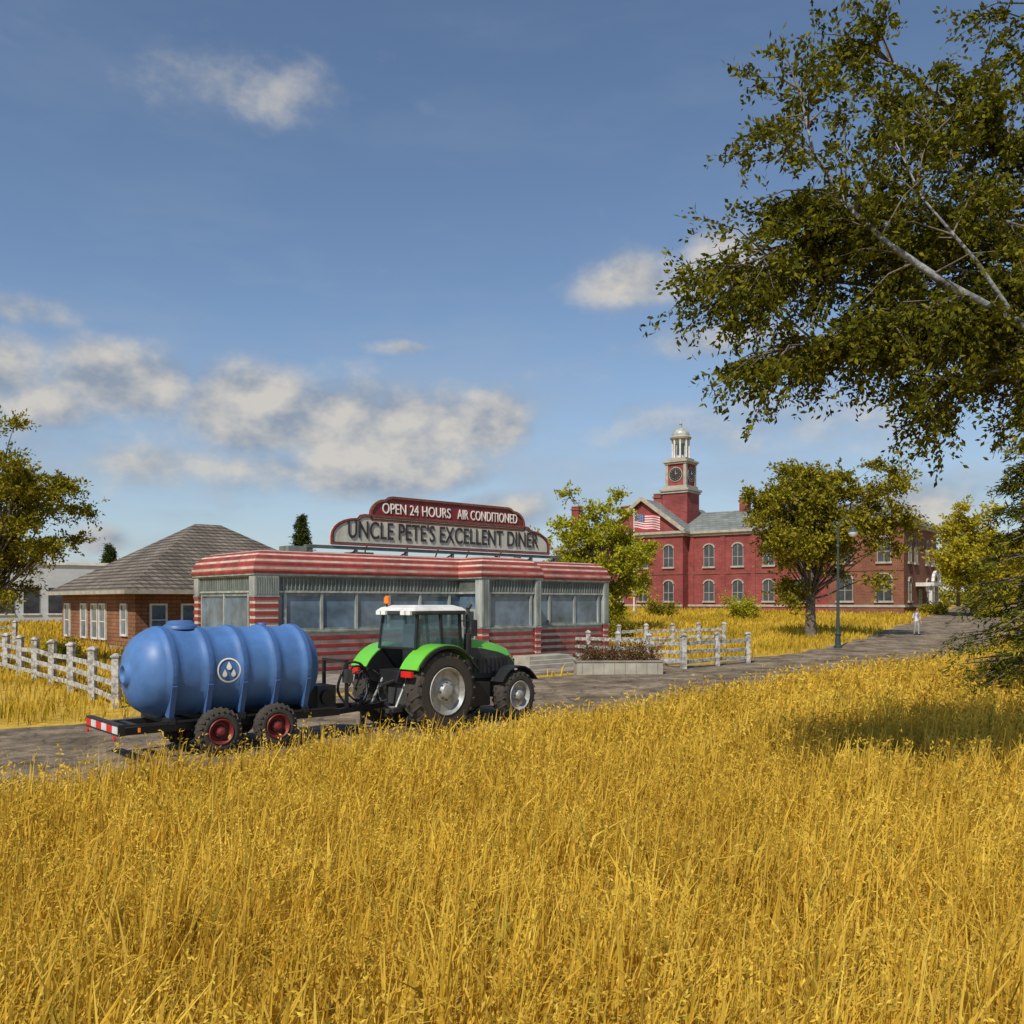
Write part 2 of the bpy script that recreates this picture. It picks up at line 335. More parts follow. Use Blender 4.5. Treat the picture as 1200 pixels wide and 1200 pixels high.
# ------------------------------------------------------------ trees
def leaves_from_twigs(S,Dr,Ln,per,size,aspect=.45,spread=.9):
    n=len(S); idx=np.repeat(np.arange(n),per); N=len(idx)
    t=rng.uniform(.1,1.05,N); d=norm(Dr)[idx]
    P=S[idx]+d*(Ln[idx]*t)[:,None]; P[:,2]-=(t**2)*Ln[idx]*.18; P+=rng.normal(0,size*.35,(N,3))
    ld=d*.7+rng.normal(0,spread,(N,3)); L=size*rng.uniform(.6,1.25,N)
    return leafquads(P,ld,L,L*aspect)
def ctree(name,base,trunk_h,cc,R,ncl,twigs,per,size,leafk,barkk='bark',tr=.22,cr=.26,flat=.6,seed=1,lean=(0,0)):
    global rng; rng=np.random.default_rng(seed); random.seed(seed)
    e=empty(name,base); mb=MB()
    top=Vector((cc[0]*.7,cc[1]*.7,cc[2]+R[2]*.35))
    tp=[Vector((0,0,-.2)),Vector((lean[0]*.3,lean[1]*.3,trunk_h*.5)),Vector((lean[0],lean[1],trunk_h)),top.lerp(Vector((lean[0],lean[1],trunk_h)),.5),top]
    mb.tube(tp,[tr*1.35,tr,tr*.85,tr*.5,tr*.15],9,barkk)
    C=[]
    while len(C)<ncl:
        p=rng.uniform(-1,1,3); r=np.linalg.norm(p)
        if r>1 or r<.25: continue
        if p[2]<-.55 and rng.random()<.5: continue
        wob=.82+.26*math.sin(3*math.atan2(p[1],p[0])+seed)+.13*math.sin(5*p[2]*2+seed)
        C.append(np.array(cc)+p*np.array(R)*min(1.10,wob))
    for c in C:
        cv=Vector(c); h=random.uniform(.65,1.0)
        st=Vector((lean[0],lean[1],trunk_h))*h if cv.z<cc[2] else tp[2].lerp(tp[4],random.uniform(0,.7))
        mid=st.lerp(cv,.5)+Vector((random.uniform(-.1,.1),random.uniform(-.1,.1),random.uniform(-.02,.14)))*R[0]
        q=[st, st.lerp(mid,.5)+Vector((0,0,-.02*R[2])), mid, mid.lerp(cv,.5)+Vector((0,0,.03*R[2])), cv]
        r0=tr*random.uniform(.16,.32); mb.tube(q,[r0,r0*.8,r0*.55,r0*.35,r0*.12],5,barkk)
    mb.build('trunk_and_limbs',e,merge=True)
    C=np.array(C); S=np.repeat(C,twigs,0); n=len(S); d=norm(rng.normal(size=(n,3))*np.array([1,1,flat])); 
    out=norm(S-np.array(cc)); d=norm(d+out*.35); cl=cr*R[0]*rng.uniform(.4,1.35,n)
    v,f=leaves_from_twigs(S,d,cl,per,size,.5); npmesh('crown',v,f,[leafk],e)
    return e
def conifer(name,base,h,r,per,size,leafk,seed=1,z0=.12,droop=.35,step=.32,nb=8):
    global rng; rng=np.random.default_rng(seed); random.seed(seed)
    e=empty(name,base); mb=MB(); mb.cyl((0,0,-.2),(0,0,h),h*.022,.02,8,'bark')
    S=[];D=[];L=[]
    z=h*z0
    while z<h*.985:
        fr=(1-(z/h))**.85
        for i in range(max(3,int(nb*(.4+fr)))):
            a=random.uniform(0,6.283); ln=r*fr*random.uniform(.65,1.12)+.08
            d=Vector((math.cos(a),math.sin(a),random.uniform(-droop,-droop*.2)))
            p0=Vector((0,0,z+random.uniform(-.1,.1))); 
            mb.cyl(p0,p0+d*ln,.012*h*fr*.6+.006,.004,4,'bark',cap=False)
            S.append(p0+d*ln*.15);D.append(d);L.append(ln*.9)
            for k in range(6):
                t=random.uniform(.25,.95); sd=Vector((-math.sin(a),math.cos(a),-.45))*random.choice((-1,1)); sd.z=-.35
                S.append(p0+d*ln*t);D.append(d*.6+sd);L.append(ln*.38*(1.1-t*.5))
        z+=step*(.6+.5*random.random())
    S=np.array(S);D=np.array(D);L=np.array(L)
    mb.build('trunk_and_limbs',e)
    v,f=leaves_from_twigs(S,D,L,per,size,.22,.45); npmesh('needles',v,f,[leafk],e)
    return e
def px(p,D): return (p-600)/F*D
D=57.2; ctree('deciduous_tree',(px(950,D),D,g(D)),3.4,(.4,0,7.4),(5.6,4.6,5.4),125,17,20,.27,'leafA',tr=.30,cr=.19,seed=3)
D=66; ctree('deciduous_tree',(px(700,D),D,g(D)),1.8,(.2,0,4.9),(4.7,3.8,5.7),110,17,19,.27,'leafB',tr=.22,cr=.20,seed=5)
D=36; ctree('deciduous_tree',(px(-15,D),D,g(D)),3.0,(.2,0,5.9),(4.1,3.6,3.9),110,17,24,.17,'leafA',tr=.26,cr=.20,seed=11)
D=90; ctree('deciduous_tree',(px(1140,D),D,g(D)),3.0,(0,0,6.5),(5.2,4,5.2),80,14,16,.40,'leafY',tr=.25,cr=.24,seed=8)
D=120; ctree('deciduous_tree',(px(1195,D),D,g(D)),3.0,(0,0,6.0),(6.5,4,4.8),50,14,14,.55,'leafY',tr=.25,cr=.26,seed=9)
D=130; ctree('deciduous_tree',(px(1075,D)+8,D+4,g(D)),3.0,(0,0,6.0),(5.5,4,4.2),50,14,14,.55,'leafB',tr=.25,cr=.26,seed=12)
D=62; conifer('pine_tree',(px(353,D),D,g(D)),8.2,1.9,14,.28,'leafP',seed=4)
D=92; conifer('pine_tree',(px(128,D),D,g(D)),7.6,1.9,12,.38,'leafP',seed=6)
D=25; conifer('pine_tree',(px(1226,D),D,g(D)),10.0,3.2,26,.19,'leafPy',seed=14,droop=.5,step=.75,nb=14,z0=.16)
def bush(name,base,R,n,size,leafk,seed):
    global rng; rng=np.random.default_rng(seed)
    e=empty(name,base); mb=MB(); random.seed(seed); S=[];D=[]
    for i in range(26):
        a=random.uniform(0,6.28);d=Vector((math.cos(a)*.8,math.sin(a)*.8,random.uniform(.3,1.3))); q=Vector((d.x*R[0],d.y*R[1],d.z*R[2]))*random.uniform(.5,.8)
        mb.cyl((0,0,0),q,.03,.01,4,'bark',cap=False)
        for k in range(9): 
            dd=Vector((random.gauss(0,1),random.gauss(0,1),random.gauss(.4,.8))).normalized(); S.append(q*random.uniform(.5,1.05)); D.append(dd)
    mb.build('stems',e); S=np.array(S);D=np.array(D)
    v,f=leaves_from_twigs(S,D,R[0]*.38*rng.uniform(.6,1.2,len(S)),n,size); v[:,2]=np.maximum(v[:,2],.02); npmesh('foliage',v,f,[leafk],e)
for (p,D,R,k,sd) in((870,84,(2.5,2.0,2.2),'leafB',1),(776,88,(2.2,1.6,1.8),'leafA',2),(728,56,(1.6,1.2,1.6),'leafA',3),(75,42,(1.3,1,.95),'leafB',4),(1160,88,(2,1.5,.9),'leafY',5),(1095,96,(2,1.5,.9),'leafA',6),(715,78,(2,1.5,1.6),'leafB',7)):
    bush('bush',(px(p,D),D,g(D)),R,14,.12*max(1,D/45),k,sd)
rng=np.random.default_rng(21)
S=[];
for i in range(420):
    a=rng.uniform(-.85,.85); d=rng.uniform(170,260); h=rng.uniform(4,9)*(.7+.3*math.sin(a*9)); x=d*math.tan(a*.9)
    for k in range(7): S.append((x+rng.normal(0,2.6),d+rng.normal(0,2),2.0+abs(rng.uniform(.1,1))*h*.8))
S=np.array(S); v,f=leaves_from_twigs(S,rng.normal(size=(len(S),3)),rng.uniform(1,2.6,len(S)),16,1.1); npmesh('distant_trees',v,f,['leafA'])

def neartree():
    global rng; rng=np.random.default_rng(31); random.seed(31)
    e=empty('deciduous_tree',(9.9,13.2,g(13))); mb=MB(); O=Vector((9.9,13.2,g(13)))
    mb.tube([Vector((0,0,-.2)),Vector((-.1,0,2)),Vector((-.2,-.1,4.4)),Vector((-.1,-.1,7)),Vector((.2,.1,10.5))],[.42,.32,.28,.2,.06],12,'barkgrey')
    W=lambda *p:[Vector(q)-O for q in p]
    limbs=[ (W((9.8,13.1,4.6),(8.0,11.6,5.35),(6.8,11.0,5.85),(6.15,10.8,6.2),(5.2,10.7,6.65),(4.55,10.7,7.1),(4.15,10.75,7.5),(3.7,10.9,8.3),(3.6,11.1,9.2)),.085),
            (W((6.15,10.8,6.2),(5.6,10.7,6.9),(5.0,10.8,7.7),(4.7,11.0,8.6)),.035),
            (W((9.7,13.1,6.2),(8.2,12.4,7.4),(6.6,11.9,7.9),(4.8,11.6,7.8),(3.6,11.4,7.4),(2.75,11.3,7.0)),.07),
            (W((9.8,13.1,4.8),(8.3,12.0,6.1),(6.9,11.4,6.7),(5.6,11.2,6.6),(4.3,11.1,6.2),(3.4,11.1,5.95)),.06),
            (W((9.8,13.1,4.3),(8.4,12.0,5.5),(7.3,11.5,5.95),(6.4,11.3,5.8),(5.6,11.2,5.6)),.06),
            (W((9.8,13.1,6.6),(8.4,12.6,7.8),(7.0,12.3,8.9),(5.8,12.2,9.8),(4.8,12.2,10.5)),.10),
            (W((9.8,13.1,7.2),(9.0,12.6,8.8),(8.0,12.6,10.2),(7.2,12.4,11.2)),.10),
            (W((6.9,12.1,6.75),(5.6,12.3,7.1),(4.3,12.4,7.3),(3.4,12.5,7.5)),.05),
            (W((8.3,12.2,6.4),(7.2,12.0,7.2),(6.2,11.6,8.0),(5.3,11.4,9.0)),.05),
            (W((8.3,12,5.7),(7.6,12.6,6.4),(6.8,13.2,6.8),(5.6,13.4,6.9),(4.6,13.4,6.7)),.05),
            (W((9.8,13.1,5.5),(8.2,12.5,7.0),(6.8,11.8,7.3),(5.2,11.5,7.9),(4,11.4,8.1)),.06),
            (W((9.8,13.1,4.8),(8,11.9,6.3),(6.6,11.4,6.7),(5.4,11.2,6.5),(4.6,11.1,6.3)),.05),
            (W((8.4,12.4,5.9),(7.6,12.0,6.6),(6.4,11.7,7.1),(5.0,11.5,7.2),(4.0,11.4,7.0)),.05),
            (W((8.4,12.4,6.4),(7.8,12.2,7.8),(7.2,12.0,8.6),(6.3,12.0,9.6)),.05),
            (W((9.8,13.2,5.5),(8.8,14.2,6.6),(7.6,15.0,7.4),(6.4,15.4,8.0)),.09),
            (W((9.8,13.2,5.0),(11,14.4,6.6),(12.2,15.3,7.6)),.1),(W((9.8,13.2,6.0),(11.2,12.2,7.6),(12.8,11.4,8.6)),.1),
            (W((9.8,13.2,7.0),(10.2,14.6,8.6),(10.6,16,9.6)),.1),
            (W((9.8,13.1,4.8),(8.9,12.2,5.6),(7.6,11.6,6.2),(6.8,11.4,6.3)),.06)]
    S=[];D=[];L=[]
    def at(pts,t):
        k=t*(len(pts)-1); i=min(int(k),len(pts)-2); return pts[i].lerp(pts[i+1],k-i),(pts[i+1]-pts[i]).normalized()
    for li,(pts,r) in enumerate(limbs):
        n=len(pts); mb.tube(pts,[r*(1-.85*i/(n-1)) for i in range(n)],8,'barkgrey')
        tot=sum((pts[i+1]-pts[i]).length for i in range(n-1))
        for j in range(int(tot*(7.5 if li>1 else 4.0))):
            t=(.25 if li>1 else .45)+.77*random.random()*(1 if li>1 else .75); t=min(t,1); p,d=at(pts,t)
            dd=(d*.8+Vector((random.gauss(0,.55),random.gauss(0,.6)+(0 if li>1 else .5),random.gauss(-.18,.36)))).normalized()
            ln=random.uniform(.5,1.15); m=p+dd*ln*.5+Vector((0,0,.04)); q=p+dd*ln+Vector((0,0,-.14*ln))
            mb.tube([p,m,q],[.016,.009,.004],4,'bark')
            for k in range(9):
                tt=random.uniform(.2,1.0); s=p.lerp(q,tt)
                td=(dd+Vector((random.gauss(0,.5),random.gauss(0,.55),random.gauss(-.4,.35)))).normalized()
                S.append(s);D.append(td);L.append(random.uniform(.22,.5))
    mb.build('trunk_and_limbs',e)
    S=np.array(S);D=np.array(D);L=np.array(L)
    v,f=leaves_from_twigs(S,D,L,18,.09,.48,.65); npmesh('crown',v,f,['leafN'],e)
neartree()

# ------------------------------------------------------------ diner
def offset_poly(P,d):
    n=len(P);out=[]
    for i in range(n):
        a=Vector(P[i-1]);b=Vector(P[i]);c=Vector(P[(i+1)%n]); e1=(b-a).normalized();e2=(c-b).normalized()
        n1=Vector((-e1.y,e1.x));n2=Vector((-e2.y,e2.x)); k=1+n1.dot(n2); out.append(b+(n1+n2)*(d/k))
    return out
def sweep(mb,P,prof,keys):
    rings=[]
    for (ins,z) in prof: rings.append([(p.x,p.y,z) for p in offset_poly(P,ins)])
    n=len(P)
    for j in range(len(prof)-1):
        k=keys[j] if isinstance(keys,list) else keys
        for i in range(n):
            q=(i+1)%n; mb.face([rings[j][i],rings[j][q],rings[j+1][q],rings[j+1][i]],k)
    return rings
X0,X1,DL,DD=9.0,12.1,18.0,5.1
FP=[(0,0),(X0,0),(X0,-1.5),(X1,-1.5),(X1,0),(DL,0),(DL,DD),(0,DD)]
din=empty('diner_building',(-8.94,31,0),ANG)
mb=MB()
sweep(mb,FP,[(-.03,-.4),(-.03,.24),(.02,.24)],'concrete')
prof=[];keys=[];z=.24
for i in range(5):
    prof+=[(.02,z),(-.035,z+.02),(-.045,z+.13),(.02,z+.15)];keys+=['red','red','red','cream']; z+=.285
prof.append((.015,z)); sweep(mb,FP,prof,keys)
zt=z
sweep(mb,FP,[(.0,zt),(-.08,zt+.01),(-.08,zt+.08),(.05,zt+.1)],'steel')
sweep(mb,FP,[(.06,zt+.1),(.06,3.14)],'winglass')
sweep(mb,FP,[(.06,3.1),(-.05,3.12),(-.05,3.18),(-.02,3.2),(-.02,3.66),(-.12,3.70),(-.16,3.74),(-.16,3.80)],['steel','steell','steel','steeld','steel','steel','steell'])
prof=[]
N=9
for i in range(N+1):
    t=i/N; aa=t*math.pi/2
    prof.append((-.18+.78*(1-math.cos(aa)),3.80+.86*math.sin(aa)))
pp=[];kk=[]
for i in range(N):
    a0=prof[i];a1=prof[i+1]; f=.6
    m=(a0[0]+(a1[0]-a0[0])*f,a0[1]+(a1[1]-a0[1])*f)
    pp+=[(a0[0],a0[1]),(m[0]-.03,m[1])]; kk+=['red','red'] if i%2==0 else ['cream','red']
pp.append(prof[-1])
rg=sweep(mb,FP,pp,kk)
mb.face(rg[-1],'roofgrey')
mb.build('walls_and_roof',din)
mb=MB()
def ribs(x0,x1,y,ax,z0,z1,st,w,dp,k,sg=-1):
    n=max(1,int((x1-x0)/st)); 
    for i in range(n+1):
        c=x0+(x1-x0)*i/n
        if ax=='x': mb.box(c-w/2,c+w/2,min(y,y+sg*dp),max(y,y+sg*dp),z0,z1,k)
        else: mb.box(min(y,y+sg*dp),max(y,y+sg*dp),c-w/2,c+w/2,z0,z1,k)
for (a,b,y) in((.2,X0-.2,.02),(X0+.1,X1-.1,-1.48),(X1+.2,DL-.2,.02)):
    ribs(a,b,y,'x',3.215,3.645,.16,.03,.07,'steel')
    ribs(a+.3 if a>1 else a+.9,b-.3,y+.06,'x',zt+.1,3.12,1.4,.10,.1,'steell')
    mb.box(a,b,y-.0,y+.05,3.0,3.11,'steel'); mb.box(a,b,y-.0,y+.05,zt+.09,zt+.17,'steel')
ribs(.2,DD-.2,.02,'y',3.215,3.645,.16,.03,.07,'steel')
ribs(.6,DD-.4,.08,'y',zt+.1,3.12,1.4,.09,.1,'steell')
mb.box(.0,.05,.2,DD-.2,3.0,3.11,'steel')
def pil(x0,x1,y0,y1,zs=2.96):
    mb.box(x0,x1,y0,y1,zs+.04,3.72,'steell'); 
    mb.box(x0-.02,x1+.02,y0-.02,y1+.02,zs,zs+.07,'steel')
    z=.2;i=0
    while z<zs-.02:
        h=.145 if i%2==0 else .12; e=.0 if i%2 else .025
        mb.box(x0-e+.02,x1+e-.02,y0-e+.02,y1+e-.02,z,min(z+h,zs),'red' if i%2==0 else 'cream'); z+=h; i+=1
    n=int((x1-x0)/.09)
    for i in range(n):
        c=x0+.05+i*.09; mb.box(c,c+.04,y0-.03,y0+.02,zs+.09,3.70,'steel')
pil(-.12,.80,-.14,.3); pil(X0-.1,X0+.30,-1.62,-1.2,1.7); pil(X1-.22,X1+.1,-1.62,-1.2,1.7); pil(DL-.22,DL+.12,-.12,.3,1.7); pil(-.12,.3,DD-.3,DD+.1)
mb.build('trim_and_mullions',din)
mb=MB()
mb.box(X0-.06,X0-.01,-1.15,-.25,.35,2.5,'steell'); mb.box(X0-.08,X0-.05,-1.05,-.35,.9,2.4,'dglass'); mb.box(X0-.12,X0-.08,-.45,-.41,1.2,1.8,'steel')
mb.build('door',din)
mb=MB(); mb.box(3,3.8,3.4,4.2,4.66,5.05,'steel'); mb.cyl((15.5,3.6,4.6),(15.5,3.6,5.1),.18,.18,10,'steel'); mb.box(6.4,7.4,4.0,4.8,4.66,4.95,'steeld')
mb.build('roof_vents',din)
pad=empty('pavement',(-8.94,31,0),ANG); mb=MB(); mb.box(-1.6,20,-4.7,6.4,-.5,.11,'concrete'); mb.build('slab',pad,bevel=.02)
st=empty('entrance_steps',(-8.94,31,.11),ANG); mb=MB()
for i in range(3): mb.box(X1-1.5-.3*(2-i),X1+1.0+.3*(2-i),-2.6-.32*(2-i),-1.56,.15*i,.15*(i+1),'stone')
mb.build('treads',st,bevel=.01)
def planter(loc,rz,L,W,Hh,seed,name='flower_planter'):
    global rng; rng=np.random.default_rng(seed); e=empty(name,loc,rz); mb=MB()
    t=.12; z0=-.25
    mb.box(0,L,0,t,z0,Hh,'stone'); mb.box(0,L,W-t,W,z0,Hh,'stone'); mb.box(0,t,t,W-t,z0,Hh,'stone'); mb.box(L-t,L,t,W-t,z0,Hh,'stone'); mb.box(t,L-t,t,W-t,z0,Hh-.08,'bark')
    n=int(L/.4)
    for i in range(n): 
        c=(i+.5)*L/n; mb.box(c-.012,c+.012,-.012,.0,z0,Hh-.05,'concrete')
    mb.box(-.03,L+.03,-.03,t+.02,Hh,Hh+.06,'concrete'); mb.box(-.03,t,t+.02,W+.03,Hh,Hh+.06,'concrete'); mb.box(L-t,L+.03,t+.02,W+.03,Hh,Hh+.06,'concrete')
    mb.build('stone_box',e)
    n=int(90*L); S=np.stack([rng.uniform(.1,L-.1,n),rng.uniform(.1,W-.1,n),np.full(n,Hh-.08)],1); d=rng.normal(0,.25,(n,3)); d[:,2]=1
    v,f=leaves_from_twigs(S,d,rng.uniform(.3,1.15,n),20,.09,.4,.8); npmesh('flowers',v,f,['flower'],e)
def dl(x,y,z=0): 
    p=Vector((-8.94,31,z))+U*x+V*y; return (p.x,p.y,p.z)
planter((2.45,33.6,.0),math.radians(3),3.3,1.0,.50,41)
planter(dl(2.6,-3.6,.11),ANG,4.2,1.0,.5,42)

# roof sign
sg=empty('diner_roof_sign',dl(4.3,2.3,0),ANG); mb=MB()
SL=12.1
def arcpts(x0,x1,z0,z1,r,n=6):
    L=[(x0,z0),(x0,z0+(z1-z0)*.25)]
    for i in range(n+1):
        t=i/n*math.pi/2; L.append((x0+r*(1-math.cos(t)),z0+(z1-z0)*.25+(z1-z0)*.60*math.sin(t)))
    L.append((x0+r+.15,z1-.04)); L.append((x0+r+.35,z1))
    Rr=[(x0+x1-x,z) for x,z in L[::-1]]; return (L+Rr)[::-1]
mb.prism(arcpts(0,SL,5.12,6.38,1.2),0,.16,'signcream')
mb.prism(arcpts(1.9,10.5,6.2,7.2,.7),.05,.21,'signred')
mb.build('boards',sg)
mb=MB()
def outline(P,y,w,k):
    for i in range(len(P)):
        a=P[i];b=P[(i+1)%len(P)]
        mb.bar((a[0],y,a[1]),(b[0],y,b[1]),.05,w,k)
outline(arcpts(.0,SL,5.12,6.38,1.2),-.02,.07,'red'); outline(arcpts(1.9,10.5,6.2,7.2,.7),.02,.10,'brickbrown')
outline(arcpts(.09,SL-.09,5.2,6.30,1.2),-.01,.025,'letterb')
mb.box(-1.1,SL+.9,.0,.18,4.93,5.06,'steeld')
for x in (-.9,1.2,3.7,6.2,8.8,11,12.6):
    mb.box(x-.05,x+.05,.02,.16,4.55,4.93,'steeld'); mb.bar((x,.1,4.9),(x,1.1,4.6),.05,.05,'steeld')
for x in(2.4,4.5,6.2,8.,10): mb.bar((x,.25,6.6),(x,1.5,4.62),.05,.05,'steeld')
mb.build('frame',sg)
def text(s,w,h,xc,zc,y,k,parent,name,off=.0):
    c=bpy.data.curves.new(name,'FONT'); c.body=s; c.align_x='CENTER'; c.align_y='CENTER'; c.extrude=.015; c.size=1; c.space_character=1.03; c.offset=off
    o=bpy.data.objects.new(name,c); c.materials.append(M[k]); link(o,parent)
    bpy.context.view_layer.update(); dx,dy=o.dimensions.x,o.dimensions.y
    o.rotation_euler=(math.pi/2,0,0); o.scale=(w/dx,h/dy,1); o.location=(xc,y,zc)
text("UNCLE PETE'S EXCELLENT DINER",10.6,.74,SL/2,5.72,-.03,'letterb',sg,'diner_lettering',.004)
text("OPEN 24 HOURS",3.6,.44,4.25,6.70,.02,'letterw',sg,'upper_lettering_a')
text("AIR CONDITIONED",3.6,.44,8.25,6.70,.02,'letterw',sg,'upper_lettering_b')

# ------------------------------------------------------------ house
hs=empty('brick_house',(-19.1,45,.1),ANG); mb=MB(); HWd=13
mb.box(0,HWd,0,HWd,0,3.35,'siding'); mb.box(-.06,HWd+.06,-.06,HWd+.06,-.2,.35,'concrete')
mb.build('walls',hs); mb=MB()
o=.75; zc=3.25; zp=7.4
a=[(-o,-o,zc),(HWd+o,-o,zc),(HWd+o,HWd+o,zc),(-o,HWd+o,zc)]; r1=(HWd/2-.8,HWd/2,zp); r2=(HWd/2+.8,HWd/2,zp)
mb.face([a[0],a[1],r2,r1],'shingle'); mb.face([a[1],a[2],r2],'shingle'); mb.face([a[2],a[3],r1,r2],'shingle'); mb.face([a[3],a[0],r1],'shingle')
mb.face([(x,y,z-.0) for x,y,z in a[::-1]],'white')
for i in range(4):
    p,q=a[i],a[(i+1)%4]; mb.bar((p[0],p[1],zc-.06),(q[0],q[1],zc-.06),.08,.2,'stone')
mb.build('roof',hs); mb=MB()
def win(y0,y1,z0,z1,side='l',door=False):
    fr=.1
    def bx(a0,a1,d0,d1,z0,z1,k):
        if side=='l': mb.box(-d1,-d0,a0,a1,z0,z1,k)
        else: mb.box(a0,a1,-d1,-d0,z0,z1,k)
    bx(y0,y1,.01,.04,z0,z1,'winglass'); bx(y0-fr,y0,.0,.09,z0-fr,z1+fr,'white'); bx(y1,y1+fr,.0,.09,z0-fr,z1+fr,'white')
    bx(y0,y1,.0,.085,z1,z1+fr,'white'); bx(y0,y1,.0,.11,z0-fr,z0,'white'); bx(y0,y1,.03,.06,(z0+z1)/2-.025,(z0+z1)/2+.025,'white')
for y in(1.2,): win(y,y+.8,1.0,2.5)
for y in(4.6,6.0,8.0,11.3): win(y,y+.95,.7,2.5)
win(.8,1.5,1.0,2.5,'f'); win(2.4,4.2,.6,2.5,'f'); win(5.4,6.2,1.0,2.5,'f')
mb.build('windows',hs)

# ------------------------------------------------------------ white building far left
wb=empty('white_commercial_building',(-47,72,.8),ANG-.1); mb=MB()
mb.box(0,16,0,10,0,5.2,'plaster'); mb.box(-.15,16.15,-.15,10.15,5.2,5.45,'white'); mb.box(3,9,2,8,5.45,6.8,'plaster'); mb.box(2.9,9.1,1.9,8.1,6.8,6.95,'white')
for x in range(8): mb.box(.8+x*1.9,2.0+x*1.9,-.06,.0,1.0,3.2,'dglass'); mb.box(.7+x*1.9,2.1+x*1.9,-.1,-.0,.85,.98,'white')
for y in range(5): mb.box(-.06,0,.8+y*1.8,2.+y*1.8,1.0,3.2,'dglass')
for x in range(3): mb.box(3.6+x*1.8,4.6+x*1.8,1.95,2.0,5.8,6.5,'dglass')
mb.build('walls',wb)

# ------------------------------------------------------------ courthouse
CA=math.atan2(-.606,.797)
ch=empty('brick_courthouse',(15.5,115,1.3),CA); mb=MB()
mb.box(0,33,0,14,0,10,'brickred'); mb.box(-3,8,-1.5,16,0,10.01,'brickred'); mb.box(25.5,33.4,-.9,14.5,0,10.02,'brickbrown')
mb.box(-15,-3,5,14,0,9,'brickred')
mb.build('walls',ch); mb=MB()
def cornice(x0,x1,y0,y1,z,k='stone'):
    mb.box(x0-.25,x1+.25,y0-.25,y1+.25,z-.55,z-.25,k); mb.box(x0-.5,x1+.5,y0-.5,y1+.5,z-.25,z+.05,k)
cornice(0,33,0,14,10.1); cornice(-3,8,-1.5,16,10.14); cornice(25.5,33.4,-.9,14.5,10.18); cornice(-15,-3,5,14,9.1)
for (x0,x1,y) in((8,25.5,0),(-3,8,-1.5),(25.5,33.4,-.9)): 
    mb.box(x0,x1,y-.1,y,.9,1.15,'stone'); mb.box(x0,x1,y-.08,y,4.85,5.05,'brickbrown')
mb.box(33.4,33.5,-.9,14.5,.9,1.15,'stone')
for x in(8.5,12.6,16.4,20.2,24.0): mb.box(x-.28,x+.28,-.09,0,1.15,9.5,'brickred')
mb.build('cornices',ch); mb=MB()
def hip(x0,x1,y0,y1,z,h,ins,k='slate'):
    ym=(y0+y1)/2; a=[(x0,y0,z),(x1,y0,z),(x1,y1,z),(x0,y1,z)]; r1=(x0+ins,ym,z+h);r2=(x1-ins,ym,z+h)
    mb.face([a[0],a[1],r2,r1],k);mb.face([a[1],a[2],r2],k);mb.face([a[2],a[3],r1,r2],k);mb.face([a[3],a[0],r1],k)
hip(-.4,33.6,-.45,14.4,10.15,3.0,6.); hip(-15.4,-2.6,4.6,14.4,9.15,2.2,4.); 
a=[(25.1,-1.3,10.23),(33.8,-1.3,10.23),(33.8,14.9,10.23),(25.1,14.9,10.23)]; r1=(29.4,3.,12.7);r2=(29.4,10.6,12.7)
mb.face([a[0],a[1],r1],'slate');mb.face([a[1],a[2],r2,r1],'slate');mb.face([a[2],a[3],r2],'slate');mb.face([a[3],a[0],r1,r2],'slate')
gx0,gx1,gz,gh=-3.4,8.4,10.19,4.3; gm=(gx0+gx1)/2
mb.face([(gx0,-2.0,gz),(gm,-2.0,gz+gh),(gm,16,gz+gh),(gx0,16,gz)],'slate'); mb.face([(gx1,-2.0,gz),(gm,-2.0,gz+gh),(gm,16,gz+gh),(gx1,16,gz)],'slate')
mb.face([(gx0+.4,-1.5,gz),(gx1-.4,-1.5,gz),(gm,-1.5,gz+gh-.3)],'brickred')
mb.bar((gx0,-1.95,gz+.0),(gm,-1.95,gz+gh),.25,.45,'stone'); mb.bar((gx1,-1.96,gz+.0),(gm,-1.96,gz+gh),.25,.45,'stone')
mb.cyl((gm,-1.62,gz+1.5),(gm,-1.5,gz+1.5),.75,.75,20,'stone')
mb.build('roofs',ch); mb=MB()
def cwin(ax,c,off,z0,z1,w=1.15,arch=True):
    def P(u,d,z): return (u,off-d,z) if ax=='x' else (off+d,u,z)
    def bx(u0,u1,d0,d1,z0,z1,k):
        if ax=='x': mb.box(u0,u1,off-d1,off-d0,z0,z1,k)
        else: mb.box(off+d0,off+d1,u0,u1,z0,z1,k)
    h=w/2
    bx(c-h,c+h,0,.03,z0,z1,'dglass')
    pts=[(c+(h)*math.cos(t*math.pi/8),z1+h*.7*math.sin(t*math.pi/8)) for t in range(9)]
    mb.face([P(u,.031,z) for u,z in pts],'dglass')
    for i in range(8):
        (u0,z_0),(u1,z_1)=pts[i],pts[i+1]; mb.bar(P(u0,.08,z_0+.06),P(u1,.08,z_1+.06),.16,.16,'stone')
    bx(c-h-.15,c+h+.15,0,.2,z0-.22,z0,'stone')
    bx(c-.03,c+.03,.03,.07,z0,z1+h*.6,'stone'); bx(c-h,c+h,.03,.065,(z0+z1)/2-.03,(z0+z1)/2+.03,'stone')
    bx(c-h,c-h+.06,.03,.075,z0,z1,'stone'); bx(c+h-.06,c+h,.03,.075,z0,z1,'stone')
for x in(-1.0,2.5,6.1): cwin('x',x,-1.5,5.8,8.0,1.4); cwin('x',x,-1.5,1.6,3.6,1.4)
for x in(10.8,14.5,18.3,22.1): cwin('x',x,0,5.8,8.0,1.4); cwin('x',x,0,1.6,3.6,1.4)
for x in(27.3,31.4): cwin('x',x,-.9,5.8,8.0,1.4); cwin('x',x,-.9,1.6,3.9,1.7)
for y in(1.5,4.3,9.5,12.5): cwin('y',y,33.4,5.8,8.0,1.3)
